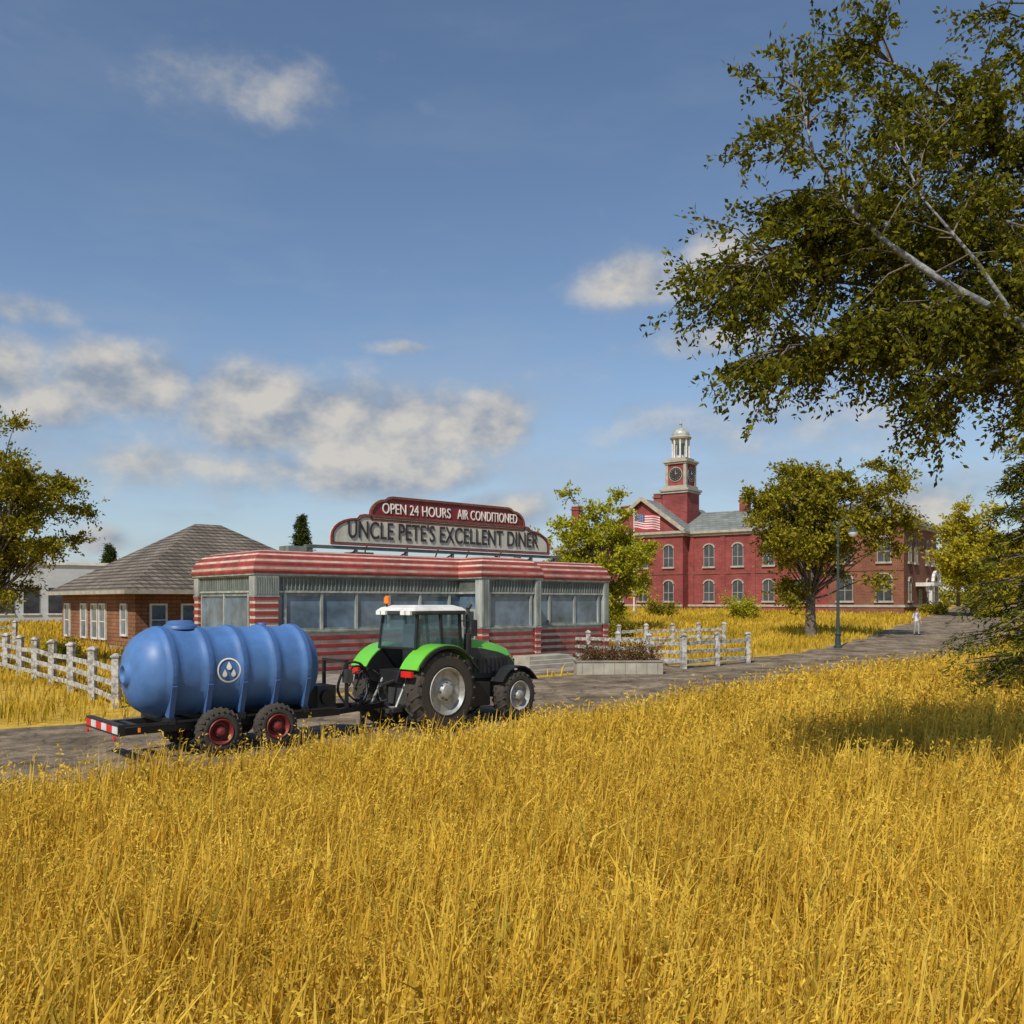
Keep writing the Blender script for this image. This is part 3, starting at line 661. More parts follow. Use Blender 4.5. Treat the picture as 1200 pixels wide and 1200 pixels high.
cwin('y',1.5,33.4,1.6,3.6,1.3); cwin('y',12.5,33.4,1.6,3.6,1.3); cwin('y',9.7,33.4,1.6,3.6,1.3)
mb.build('windows',ch); mb=MB()
mb.box(33.4,35.2,4.3,8.1,0,.3,'stone')
for y in(4.6,7.5): mb.box(34.7,35.0,y,y+.3,.3,3.2,'white')
mb.box(33.4,35.3,4.2,8.2,3.2,3.6,'white')
mb.box(33.4,33.46,5.3,7.1,.3,2.9,'dglass'); 
for i in range(8):
    t0=i*math.pi/8;t1=(i+1)*math.pi/8; mb.bar((35.1,6.2-1.6*math.cos(t0),3.7+1.1*math.sin(t0)),(35.1,6.2-1.6*math.cos(t1),3.7+1.1*math.sin(t1)),.3,.3,'white')
mb.build('portico',ch); mb=MB()
for (x,y,z1,w) in((-1.5,1.5,14.0,1.1),(2.4,3.2,15.5,1.2),(12.5,7,14.7,1.1),(13.8,8,14.2,.8),(22,7,14.8,1.2),(26.8,10,14.2,1.1),(-13.6,8,15.3,1.2)):
    mb.box(x-w/2,x+w/2,y-w/2,y+w/2,9.5,z1,'brickred'); mb.box(x-w/2-.12,x+w/2+.12,y-w/2-.12,y+w/2+.12,z1-.5,z1-.3,'brickbrown'); mb.box(x-w/2-.1,x+w/2+.1,y-w/2-.1,y+w/2+.1,z1,z1+.15,'stone')
mb.build('chimneys',ch)
tx,ty=5.0,4.0; mb=MB()
def sq(w,z0,z1,k): mb.box(tx-w/2,tx+w/2,ty-w/2,ty+w/2,z0,z1,k)
sq(3.5,9,15.4,'brickred'); sq(3.8,15.4,15.7,'stone'); sq(4.1,15.7,15.95,'stone'); sq(3.3,15.95,16.4,'stone')
sq(2.75,16.4,19.2,'brickred')
for sx in(-1,1):
    for sy in(-1,1): mb.box(tx+sx*1.28-.2,tx+sx*1.28+.2,ty+sy*1.28-.2,ty+sy*1.28+.2,16.4,19.2,'stone')
sq(3.2,19.2,19.42,'stone'); sq(3.5,19.42,19.65,'stone'); sq(2.6,19.65,20.0,'stone')
mb.cyl((tx,ty,20),(tx,ty,22.5),.72,.72,8,'white',sm=False)
for i in range(8):
    t=i*math.pi/4+.39; cx,cy=tx+1.05*math.cos(t),ty+1.05*math.sin(t); mb.cyl((cx,cy,20),(cx,cy,22.5),.13,.12,8,'white')
    t2=i*math.pi/4; mb.box(tx+.7*math.cos(t2)-.13,tx+.7*math.cos(t2)+.13,ty+.7*math.sin(t2)-.13,ty+.7*math.sin(t2)+.13,20.5,21.9,'dglass')
mb.cyl((tx,ty,22.5),(tx,ty,22.72),1.3,1.4,16,'stone'); mb.cyl((tx,ty,22.72),(tx,ty,22.9),1.4,1.25,16,'stone')
mb.lathe((tx,ty,22.9),(0,0,1),[(0,1.15),(.25,1.14),(.55,1.02),(.85,.78),(1.05,.5),(1.18,.22),(1.25,.16),(1.5,.14),(1.6,.22),(1.75,.1),(2.1,.02)],20,'steell')
mb.build('clock_tower',ch); mb=MB()
for (dx,dy) in((0,-1),(-1,0),(1,0),(0,1)):
    c=Vector((tx+dx*1.375,ty+dy*1.375,17.85)); d=Vector((dx,dy,0))
    mb.cyl(c,c+d*.10,.95,.95,24,'stone'); mb.cyl(c+d*.10,c+d*.13,.85,.85,24,'letterb')
    sd=Vector((-dy,dx,0))
    for h in range(12):
        t=h*math.pi/6; q=c+d*.14+sd*math.sin(t)*.72+Vector((0,0,math.cos(t)*.72)); q2=c+d*.14+sd*math.sin(t)*.60+Vector((0,0,math.cos(t)*.60)); mb.bar(q,q2,.05,.04,'stone')
    mb.bar(c+d*.15,c+d*.15+Vector((0,0,.5)),.05,.06,'stone'); mb.bar(c+d*.15,c+d*.15+sd*.3+Vector((0,0,.15)),.05,.07,'stone')
mb.build('clock_faces',ch)

# flagpole with flag
fp=empty('flagpole',(px(743,97),97,g(97)),0); mb=MB(); mb.cyl((0,0,0),(0,0,11.2),.09,.05,10,'white'); mb.lathe((0,0,11.2),(0,0,1),[(0,.02),(.05,.12),(.15,.14),(.25,.1),(.3,.01)],10,'steell'); mb.cyl((0,0,0),(0,0,.3),.35,.3,12,'concrete'); mb.build('pole',fp)
mb=MB(); M['flagblue']=mat('flag_blue',(.03,.04,.18),.8); M['flagred']=mat('flag_red',(.5,.03,.035),.8); M['flagwhite']=mat('flag_white',(.65,.65,.65),.8)
nxf=18; fw,fh=2.9,1.7
def fpnt(i,j): 
    u=i/nxf; return (.06+u*fw*.97,.22*math.sin(u*8)*u**.5, 11.0-j/13*fh-.25*u+.05*math.sin(u*9+1))
for j in range(13):
    for i in range(nxf):
        k='flagblue' if (j<7 and i<7) else ('flagred' if j%2==0 else 'flagwhite'); mb.face([fpnt(i,j),fpnt(i+1,j),fpnt(i+1,j+1),fpnt(i,j+1)],k,True)
for j in range(5):
    for i in range(5):
        p=Vector(fpnt(i*1.3+.6,j*1.3+.8)); mb.box(p.x-.04,p.x+.04,p.y-.03,p.y+.03,p.z-.04,p.z+.04,'flagwhite')
mb.build('flag',fp,merge=True)

# ------------------------------------------------------------ fences
def fence(p0,p1,n,name='wooden_fence',post=1.35,seed=0):
    random.seed(seed); p0=Vector(p0);p1=Vector(p1);e=empty(name,(p0.x,p0.y,0)); mb=MB(); d=(p1-p0)
    P=[]
    for i in range(n+1):
        q=d*(i/n); z=g(p0.y+q.y)+random.uniform(-.04,.03); P.append(Vector((q.x,q.y,z)))
        mb.box(q.x-.10,q.x+.10,q.y-.10,q.y+.10,z-.2,z+post,'fence'); mb.box(q.x-.13,q.x+.13,q.y-.13,q.y+.13,z+post,z+post+.05,'fence'); mb.box(q.x-.12,q.x+.12,q.y-.12,q.y+.12,z+post+.05,z+post+.12,'fence',.08,.08)
    for i in range(n):
        for h in(.30,.68,1.06):
            a=P[i]+Vector((0,0,h+random.uniform(-.04,.04)));b=P[i+1]+Vector((0,0,h+random.uniform(-.04,.04))); mb.bar(a,b,.05,.15,'fence')
    mb.build('posts_and_rails',e,bevel=.008)
A=Vector((-11.1,24.9,0)); fence(A,A+V*26,12,seed=1,post=1.45)
Bp=Vector((7.1,36.6,0)); fence(Bp,Bp+U*4.6,2,seed=2); 
fence((5.6,46.5,0),(11.6,48.6,0),4,seed=3)
fence(Bp+V*0.0+Vector((0,.35,0)),Bp+V*9+Vector((0,.3,0)),5,seed=4)
fence((-38,44,0),(-28,50,0),5,seed=5)

# ------------------------------------------------------------ street lamp
D=48.7; lp=empty('street_lamp',(px(982,D),D,g(D))); mb=MB()
mb.lathe((0,0,0),(0,0,1),[(0,.22),(.15,.22),(.2,.16),(.7,.14),(.8,.18),(.88,.1),(3.,.075),(5.5,.055),(5.6,.09),(5.7,.055),(6.7,.045),(6.8,.07),(6.95,.02)],12,'lamp')
arc=[Vector((0,0,6.3))]+[Vector((.42-.42*math.cos(t*math.pi/6),0,6.4+.75*math.sin(t*math.pi/6)*1.0)) for t in range(1,7)]
arc[-1]=Vector((.82,0,6.65)); mb.tube(arc,[.035]*7,7,'lamp')
arc2=[Vector((0,0,6.2)),Vector((-.2,0,6.5)),Vector((-.32,0,6.8)),Vector((-.2,0,7.0)),Vector((-.1,0,6.92))]; mb.tube(arc2,[.025]*5,6,'lamp')
mb.lathe((.82,0,6.65),(0,0,-1),[(0,.03),(.05,.12),(.12,.16),(.2,.30),(.24,.31)],14,'lamp')
mb.lathe((.82,0,6.42),(0,0,-1),[(0,.27),(.12,.25),(.25,.17),(.32,.02)],14,'lampglass')
mb.build('post_and_head',lp)

# ------------------------------------------------------------ wheels
def wheel(mb,c,r,w,rimk,rr,lugs,hub=.1):
    c=Vector(c); o=c-Vector((0,w/2,0)); ax=(0,1,0)
    prof=[(.02,rr),(.0,rr+.05),(.0,r-.14),(.04,r-.05),(.10*w/.5,r-.025),(w*.5,r-.015),(w-.10*w/.5,r-.025),(w-.04,r-.05),(w,r-.14),(w,rr+.05),(w-.02,rr)]
    mb.lathe(o,ax,prof,40,'rubber')
    for sgn in(-1,1):
        oo=c+Vector((0,sgn*w/2,0))
        mb.lathe(oo,(0,-sgn,0),[(.0,rr+.015),(-.015,rr),(.03,rr-.04),(.09,rr-.06),(.10,rr*.55),(.05,rr*.45),(.05,hub*1.3),(-.02,hub*1.1),(-.04,hub*.6),(-.04,.001)],28,rimk)
        for b in range(8):
            t=b*math.pi/4; q=oo+Vector((math.cos(t)*rr*.36,0,math.sin(t)*rr*.36)); mb.cyl(q+Vector((0,-sgn*.05,0)),q+Vector((0,sgn*.01-sgn*.03,0)),.022,.022,6,'dgrey')
    for i in range(lugs):
        for sgn in(-1,1):
            t=2*math.pi*(i+(.5 if sgn>0 else 0))/lugs; t2=t+.16
            a=c+Vector((math.cos(t)*(r-.03),sgn*w*.5,math.sin(t)*(r-.03)))-Vector((math.cos(t),0,math.sin(t)))*.05; b=c+Vector((math.cos(t2)*(r-.01),sgn*.03,math.sin(t2)*(r-.01)))
            mb.bar(a,b,.05*r/.87+.01,.06*r/.87,'rubber')
# ------------------------------------------------------------ tank trailer
tr=empty('water_tank_trailer',(-7.6,17,g(17)+.04),ANG)
mb=MB(); tz=1.62; R=.87; TX=.18; PT=.71
prof=[(0,.001),(.0,.13),(-.05,.13),(-.05,.20),(.02,.22),(.03,.35),(.09,.55),(.19,.70),(.32,.79),(.46,R)]
for k in range(5):
    b=.62+k*PT
    prof+=[(b-.10,R),(b-.07,R+.035),(b+.07,R+.035),(b+.10,R)]
    if k<4: prof+=[(b+.22,R-.005),(b+.50,R-.005)]
prof+=[(3.58,.84),(3.70,.79),(3.80,.68),(3.87,.5),(3.90,.25),(3.91,.001)]
mb.lathe((TX,0,tz),(1,0,0),prof,64,'blue')
mb.lathe((1.25,0,tz+.84),(0,0,1),[(0,.34),(.06,.33),(.09,.30),(.09,.27),(.15,.25),(.17,.2),(.18,.001)],24,'blued')
mb.cyl((3.0,0,tz+.82),(3.0,0,tz+.94),.10,.09,14,'blued')
for k in range(5):
    b=.62+TX+k*PT
    for sy in(-1,1):
        mb.bar((b,sy*.82,tz-.20),(b,sy*.62,.78),.20,.10,'blued')
mb.build('tank',tr,merge=True)
mb=MB()
def cylmap(x,s,r=R+.045): t=s/R; return (x,-r*math.cos(t),tz+r*math.sin(t))
def shape(pts,k,cx,cs,r): 
    c=cylmap(cx,cs,r); n=len(pts)
    for i in range(n): mb.face([c,cylmap(*pts[i],r),cylmap(*pts[(i+1)%n],r)],k)
lx_,ls_=TX+.62+1.5*PT+.02,.03
for i in range(28):
    t0=2*math.pi*i/28;t1=2*math.pi*(i+1)/28; q=lambda rr,t:cylmap(lx_+rr*math.cos(t),ls_+rr*math.sin(t),R+.012)
    mb.face([q(.215,t0),q(.215,t1),q(.245,t1),q(.245,t0)],'letterw')
def drop(cx,cs,s):
    P=[]
    for i in range(16):
        t=2*math.pi*i/16; rr=s*.5; x=rr*math.cos(t); y=rr*math.sin(t)
        if math.sin(t)>0: x*=(1-math.sin(t))**.6+.02; y=s*1.0*math.sin(t)
        P.append((cx+x,cs+y))
    shape(P,'letterw',cx,cs,R+.014)
drop(lx_,ls_+.06,.11); drop(lx_-.09,ls_-.08,.10); drop(lx_+.09,ls_-.08,.10)
mb.build('logo',tr); 
mb=MB()
for k in range(5):
    b=.62+TX+k*PT
    for i in range(24):
        t0=-.35+i*(math.pi+.7)/24;t1=-.35+(i+1)*(math.pi+.7)/24; rr=R+.042
        mb.face([(b-.03,-rr*math.cos(t0),tz+rr*math.sin(t0)),(b+.03,-rr*math.cos(t0),tz+rr*math.sin(t0)),(b+.03,-rr*math.cos(t1),tz+rr*math.sin(t1)),(b-.03,-rr*math.cos(t1),tz+rr*math.sin(t1))],'blued')
    mb.box(b-.05,b+.05,-.8,.8,.66,.78,'black')
for sy in(-.62,.62):
    mb.box(-.15,4.5,sy-.06,sy+.06,.52,.66,'black')
    mb.bar((4.4,sy,.59),(6.0,sy*.12,.58),.10,.12,'black')
for x in(.3,1.3,2.3,3.3,4.4): mb.box(x-.05,x+.05,-.56,.56,.53,.65,'black')
mb.box(-.25,-.13,-.95,.95,.55,.76,'black')
for i in range(6):
    y0=-.93+i*.31; mb.box(-.262,-.25,y0,y0+.29,.59,.72,'refl_red' if i%2 else 'white')
for sy in(-.8,.8): mb.cyl((-.255,sy,.50),(-.28,sy,.50),.05,.05,10,'refl_red')
mb.box(.1,.14,-.975,-.95,.60,.68,'orange'); mb.box(-.12,4.4,-.74,-.69,.68,.72,'black')
mb.box(5.9,6.35,-.06,.06,.52,.62,'dgrey'); mb.lathe((6.4,0,.52),(0,0,1),[(0,.05),(0,.1),(.08,.1),(.08,.05)],12,'dgrey')
mb.box(4.15,4.6,-.35,.35,.66,1.15,'dgrey'); mb.cyl((4.35,-.45,.9),(4.35,.45,.9),.16,.16,12,'black')
for y in(-.5,.5): mb.box(4.75,4.82,y-.03,y+.03,.6,1.7,'black')
mb.box(4.75,4.82,-.5,.5,1.65,1.71,'black'); mb.box(4.72,4.86,-.62,-.42,1.2,1.5,'dgrey')
def hose(cx,y,cz,r,th=.022,n=26,a0=0,a1=6.28,k='black'):
    P=[Vector((cx+r*.75*math.cos(a0+(a1-a0)*i/n),y+.05*math.sin(i),cz+r*math.sin(a0+(a1-a0)*i/n))) for i in range(n+1)]; mb.tube(P,[th]*(n+1),6,k)
hose(5.0,-.42,1.15,.50,.03); hose(5.2,-.3,1.15,.40,.022); hose(5.5,.1,1.05,.35,.02,20,.0,3.14); hose(5.6,-.12,1.0,.45,.018,20,.0,3.14,'black')
mb.bar((5.35,-.25,.10),(5.35,-.25,.9),.08,.08,'black'); mb.cyl((5.35,-.25,.02),(5.35,-.25,.10),.14,.14,12,'dgrey'); mb.bar((5.28,-.25,.85),(5.42,-.4,.85),.03,.03,'blue')
for x in(1.64,2.84):
    mb.box(x-.05,x+.05,-.85,.85,.42,.52,'black'); mb.bar((x-.4,-.62,.50),(x+.4,-.62,.50),.06,.03,'dgrey')
mb.build('frame',tr); mb=MB()
for x in(1.64,2.84):
    for sy in(-.95,.95): wheel(mb,(x,sy,.47),.47,.27,'rimred',.24,22,.07)
mb.build('wheels',tr)

# ------------------------------------------------------------ tractor
tt=empty('tractor',(-2.36,21.2,g(21)+.04),math.radians(47.5)); tt.scale=(1.08,1.08,1.08); mb=MB()
wheel(mb,(0,-.86,.875),.875,.5,'rim',.50,22,.14); wheel(mb,(0,.86,.875),.875,.5,'rim',.50,22,.14)
wheel(mb,(2.4,-.82,.60),.60,.40,'rim',.33,20,.10); wheel(mb,(2.4,.82,.60),.60,.40,'rim',.33,20,.10)
mb.build('wheels',tt); mb=MB()
mb.cyl((0,-.7,.875),(0,.7,.875),.16,.16,14,'dgrey'); mb.box(-.45,.5,-.32,.32,.55,1.2,'dgrey'); mb.box(.5,2.8,-.24,.24,.6,1.05,'dgrey'); mb.box(2.25,2.55,-.7,.7,.52,.68,'dgrey')
mb.box(.75,1.65,-.78,-.36,.42,.95,'black'); mb.box(.75,1.55,.36,.78,.42,.95,'black')
for i in range(3): mb.box(.66,.94,-.98,-.78,.40+.26*i,.44+.26*i,'dgrey')
mb.box(.62,.66,-.98,-.76,.4,1.1,'dgrey')
mb.box(2.85,3.15,-.42,.42,.55,.95,'dgrey'); mb.box(2.8,2.9,-.3,.3,.6,1.0,'black')
mb.bar((-.4,-.4,.6),(-.95,-.42,.5),.06,.08,'dgrey'); mb.bar((-.4,.4,.6),(-.95,.42,.5),.06,.08,'dgrey'); mb.bar((-.45,-.4,1.25),(-.85,-.42,.55),.05,.05,'rim'); mb.bar((-.45,.4,1.25),(-.85,.42,.55),.05,.05,'rim')
mb.bar((-.4,0,1.1),(-.9,0,1.0),.06,.06,'dgrey'); mb.box(-.75,-.35,-.06,.06,.38,.48,'dgrey')
mb.box(-.55,-.42,-.5,.5,1.02,1.3,'black')
mb.cyl((1.2,-.50,1.2),(1.2,-.50,2.05),.085,.085,14,'black'); mb.cyl((1.2,-.50,2.05),(1.2,-.50,2.62),.05,.05,12,'dgrey'); mb.cyl((1.2,-.50,2.62),(1.29,-.50,2.72),.05,.05,12,'dgrey')
mb.build('chassis',tt,bevel=.012)
mb=MB()
sec=[(1.0,.44,1.05,1.98),(1.7,.43,1.02,1.93),(2.3,.40,1.0,1.82),(2.75,.37,1.0,1.68),(2.97,.33,1.02,1.50)]
rings=[]
for x,w,z0,z1 in sec: rings.append([(x,-w,z0),(x,-w,z1-.22),(x,-w+.10,z1-.03),(x,0,z1+.01),(x,w-.10,z1-.03),(x,w,z1-.22),(x,w,z0)])
for j in range(4):
    for i in range(6): mb.face([rings[j][i],rings[j][i+1],rings[j+1][i+1],rings[j+1][i]],'green' if i in(1,2,3,4) else 'dgrey')
mb.face(rings[0],'green'); mb.face(rings[-1][::-1],'green')
mb.build('hood',tt,bevel=.02,merge=True); mb=MB()
for sy in(-1,1):
    mb.box(1.35,2.65,sy*.425-.02,sy*.425+.02,1.12,1.50,'dgrey')
    for i in range(9): mb.box(1.42+i*.135,1.47+i*.135,sy*.45-.012,sy*.45+.012,1.15,1.47,'black')
mb.box(2.95,3.01,-.28,.28,1.08,1.40,'black'); 
for sy in(-.2,.2): mb.box(2.98,3.03,sy-.07,sy+.07,1.3,1.4,'lampglass')
mb.build('grille',tt)
mb=MB()
def fender(y0,y1,R0,a0,a1,cx,cz,k,th=.05,n=14):
    P=[];
    for i in range(n+1):
        t=a0+(a1-a0)*i/n; ex=1.0+(.05 if i==0 else 0); P.append((cx+R0*ex*math.cos(t),cz+R0*math.sin(t)))
    for i in range(n):
        (xa,za),(xb,zb)=P[i],P[i+1]; f=(R0-th)/R0
        ia=(cx+(xa-cx)*f,cz+(za-cz)*f); ib=(cx+(xb-cx)*f,cz+(zb-cz)*f)
        mb.addm([(xa,y0,za),(xb,y0,zb),(xb,y1,zb),(xa,y1,za),(ia[0],y0,ia[1]),(ib[0],y0,ib[1]),(ib[0],y1,ib[1]),(ia[0],y1,ia[1])],[(0,1,2,3),(4,7,6,5),(0,4,5,1),(3,2,6,7)]+([(0,3,7,4)] if i==0 else [])+([(1,5,6,2)] if i==n-1 else []),k,False)
for s in(-1,1):
    y0,y1=(s*.56,s*1.10) if s>0 else (s*1.10,s*.56)
    fender(y0,y1,1.0,math.radians(42),math.radians(150),0,.875,'green')
    yy0,yy1=sorted((s*1.10,s*1.145)); fender(yy0,yy1,.985,math.radians(28),math.radians(145),0,.865,'black',.06)
    pts=[(1.0*math.cos(t),.875+.97*math.sin(t)) for t in [math.radians(28+137*i/10) for i in range(11)]]
    pts=pts+[(-.55,1.0),(.6,1.0)]
    yy=s*.57; mb.prism(pts,yy-.02,yy+.02,'black')
    yl=s*.88; mb.box(-.97,-.90,yl-.16,yl+.16,1.22,1.34,'refl_red')
    y0,y1=sorted((s*.64,s*1.02)); fender(y0,y1,.70,math.radians(30),math.radians(150),2.4,.60,'black',.03,8)
mb.build('fenders',tt,merge=True)
mb=MB()
cz1=2.50; xb0,xb1,xm,xf0,xf1=-.46,-.38,.30,.98,.88
mb.box(xb0+.05,xf0,-.54,.54,1.0,1.30,'black')
def post(a,b,w=.06): mb.bar(a,b,w,w,'black')
for s in(-1,1):
    post((xb0,s*.60,1.75),(xb1,s*.57,cz1)); post((xm,s*.64,1.25),(xm-.03,s*.59,cz1)); post((xf0,s*.52,1.25),(xf1,s*.56,cz1))
    post((xb0,s*.60,1.78),(xm,s*.64,1.72),.05); post((xm,s*.64,1.28),(xf0,s*.52,1.28),.05)
    mb.face([(xb0,s*.595,1.78),(xm,s*.635,1.74),(xm-.03,s*.585,cz1),(xb1,s*.565,cz1)],'cabglass'); mb.face([(xm,s*.635,1.28),(xf0,s*.515,1.28),(xf1,s*.555,cz1),(xm-.03,s*.585,cz1)],'cabglass')
    mb.bar((.92,s*.55,2.35),(1.02,s*.90,2.38),.025,.025,'black'); mb.box(.99,1.03,s*.90-.08,s*.90+.08,2.02,2.38,'black')
post((xb0,-.60,1.78),(xb0,.60,1.78),.05); post((xf0,-.52,1.28),(xf0,.52,1.28),.05)
mb.face([(xb0-.01,-.56,1.8),(xb0-.01,.56,1.8),(xb1-.01,.54,cz1),(xb1-.01,-.54,cz1)],'cabglass'); mb.face([(xf0+.01,-.50,1.3),(xf0+.01,.50,1.3),(xf1+.01,.54,cz1),(xf1+.01,-.54,cz1)],'cabglass')
mb.box(-.02,.40,-.22,.22,1.3,1.55,'dgrey'); mb.box(-.12,.0,-.22,.22,1.45,2.1,'dgrey'); mb.box(-.10,-.02,-.13,.13,2.1,2.28,'dgrey')
mb.bar((.88,0,1.3),(.68,0,1.75),.05,.05,'dgrey'); mb.lathe((.68,0,1.78),(-.5,0,.85),[(0,.17),(.02,.19),(.04,.17)],18,'black')
mb.build('cab',tt,bevel=.006); mb=MB()
mb.box(-.52,1.02,-.64,.64,cz1,cz1+.08,'dgrey',.0,.0); mb.box(-.55,1.05,-.66,.66,cz1+.08,cz1+.17,'white',.10,.10); mb.box(-.42,.92,-.53,.53,cz1+.17,cz1+.21,'white',.12,.12)
mb.build('cab_roof',tt,bevel=.03); mb=MB()
mb.cyl((-.40,.42,cz1+.14),(-.40,.42,cz1+.26),.02,.02,8,'black'); mb.lathe((-.40,.42,cz1+.24),(0,0,1),[(0,.06),(.02,.07),(.14,.065),(.17,.03),(.18,.001)],14,'orange')
for y in(-.50,-.32,.32,.5): mb.box(-.59,-.53,y-.07,y+.07,cz1+.0,cz1+.09,'lampglass'); mb.box(1.03,1.08,y-.07,y+.07,cz1+.0,cz1+.09,'lampglass')
mb.build('lights',tt)

# ------------------------------------------------------------ person
def person(loc,rz,hgt=1.84):
    e=empty('person',loc,rz); k=hgt/1.8
    V0={'pel':(0,0,.96),'sp':(0,0,1.15),'ch':(0,-.01,1.34),'nk':(0,0,1.50),'hd':(0,-.01,1.58),
        'shl':(.19,0,1.43),'ell':(.26,.03,1.15),'wrl':(.25,-.10,.92),'shr':(-.19,0,1.43),'elr':(-.25,.06,1.15),'wrr':(-.25,.02,.90),
        'hpl':(.09,0,.90),'knl':(.09,-.09,.50),'anl':(.09,-.10,.09),'tol':(.10,-.26,.04),'hpr':(-.09,0,.90),'knr':(-.09,.0,.49),'anr':(-.09,.12,.10),'tor':(-.10,-.02,.04)}
    E=[('pel','sp'),('sp','ch'),('ch','nk'),('nk','hd'),('ch','shl'),('shl','ell'),('ell','wrl'),('ch','shr'),('shr','elr'),('elr','wrr'),('pel','hpl'),('hpl','knl'),('knl','anl'),('anl','tol'),('pel','hpr'),('hpr','knr'),('knr','anr'),('anr','tor')]
    Rr={'pel':(.15,.11),'sp':(.14,.10),'ch':(.16,.11),'nk':(.055,.055),'hd':(.05,.05),'shl':(.06,.06),'ell':(.045,.045),'wrl':(.03,.03),'shr':(.06,.06),'elr':(.045,.045),'wrr':(.03,.03),'hpl':(.095,.095),'knl':(.065,.065),'anl':(.045,.045),'tol':(.04,.03),'hpr':(.095,.095),'knr':(.065,.065),'anr':(.045,.045),'tor':(.04,.03)}
    for side,w,el in(('l','wrl','ell'),('r','wrr','elr')):
        W=Vector(V0[w]); d=(W-Vector(V0[el])).normalized(); pm='pm'+side; V0[pm]=tuple(W+d*.07); Rr[pm]=(.038,.02); E.append((w,pm)); sx=1 if side=='l' else -1
        for i,(oy,ln) in enumerate(((-.03,.07),(-.01,.085),(.01,.08),(.03,.06))):
            a='f%s%d'%(side,i);b=a+'t'; V0[a]=tuple(W+d*(.09+ln*.45)+Vector((0,oy,0))); V0[b]=tuple(W+d*(.09+ln)+Vector((-sx*.02,oy,0))); Rr[a]=(.009,.009);Rr[b]=(.008,.008); E+=[(pm,a),(a,b)]
        a='t'+side; V0[a]=tuple(W+d*.06+Vector((0,-.06,0))); Rr[a]=(.010,.010); E.append((w,a))
    names=list(V0); me=bpy.data.meshes.new('body'); me.from_pydata([V0[n] for n in names],[(names.index(a),names.index(b)) for a,b in E],[])
    o=bpy.data.objects.new('body',me); link(o,e); o.modifiers.new('s','SKIN'); 
    for i,n in enumerate(names): me.skin_vertices[0].data[i].radius=Rr[n]; me.skin_vertices[0].data[i].use_root=(n=='pel')
    su=o.modifiers.new('u','SUBSURF'); su.levels=2; su.render_levels=2
    dg=bpy.context.evaluated_depsgraph_get(); m2=bpy.data.meshes.new_from_object(o.evaluated_get(dg)); o.modifiers.clear(); o.data=m2
    m2.materials.clear()
    for q in('shirt','trouser','skin','black'): m2.materials.append(M[q])
    for p in m2.polygons:
        c=p.center; p.use_smooth=True
        if c.z>1.49: p.material_index=2
        elif abs(c.x)>.2 and c.z<1.12: p.material_index=2
        elif c.z<.10: p.material_index=3
        elif c.z<.96: p.material_index=1
        else: p.material_index=0
    mb=MB()
    def ell(c,r,k,n=14):
        vs=[];fs=[]
        for j in range(n+1):
            ph=math.pi*j/n
            for i in range(n): t=2*math.pi*i/n; vs.append((c[0]+r[0]*math.sin(ph)*math.cos(t),c[1]+r[1]*math.sin(ph)*math.sin(t),c[2]+r[2]*math.cos(ph)))
        for j in range(n):
            for i in range(n): fs.append((j*n+i,j*n+(i+1)%n,(j+1)*n+(i+1)%n,(j+1)*n+i))
        mb.addm(vs,fs,k,True)
    ell((0,-.015,1.685),(.076,.095,.118),'skin'); ell((0,-.04,1.63),(.055,.06,.055),'skin'); ell((0,.012,1.715),(.084,.098,.105),'hair')
    ell((0,-.115,1.675),(.012,.018,.022),'skin',8); ell((0,-.103,1.635),(.024,.008,.006),'rimred',8)
    for s in(-1,1): ell((s*.03,-.10,1.70),(.013,.008,.008),'letterw',8); ell((s*.03,-.107,1.70),(.006,.004,.006),'black',8); ell((s*.08,0,1.68),(.012,.02,.03),'skin',8)
    mb.build('head',e); e.scale=(k,k,k)
D=59.7; person((px(1074,D),D,g(D)+.03),.25)

# ------------------------------------------------------------ light, sky, camera
S=Vector((-.30,-.62,.74)).normalized()
sd=bpy.data.lights.new('sun','SUN'); sd.energy=4.4; sd.angle=math.radians(.5); sd.color=(1,.93,.82)
so=link(bpy.data.objects.new('sun',sd)); so.rotation_euler=S.to_track_quat('Z','Y').to_euler(); so.location=(0,0,40)
w=bpy.data.worlds.new('World'); scene.world=w; w.use_nodes=True; n=w.node_tree.nodes;l=w.node_tree.links
try: w.cycles.sampling_method='NONE'
except Exception as ex: print(ex)
bg=n['Background']; STR=.115; bg.inputs['Strength'].default_value=STR
sk=n.new('ShaderNodeTexSky'); sk.sky_type='NISHITA'; sk.sun_disc=False; sk.sun_elevation=math.asin(S.z); sk.sun_rotation=math.atan2(S.x,S.y); sk.air_density=1.; sk.dust_density=.4; sk.ozone_density=2.5
tc=n.new('ShaderNodeTexCoord'); Dv=tc.outputs['Generated']
def math_(op,a,b=None,c=None):
    m=n.new('ShaderNodeMath'); m.operation=op
    for i,q in enumerate((a,b,c)):
        if q is None: continue
        if isinstance(q,(int,float)): m.inputs[i].default_value=q
        else: l.new(q,m.inputs[i])
    return m.outputs[0]
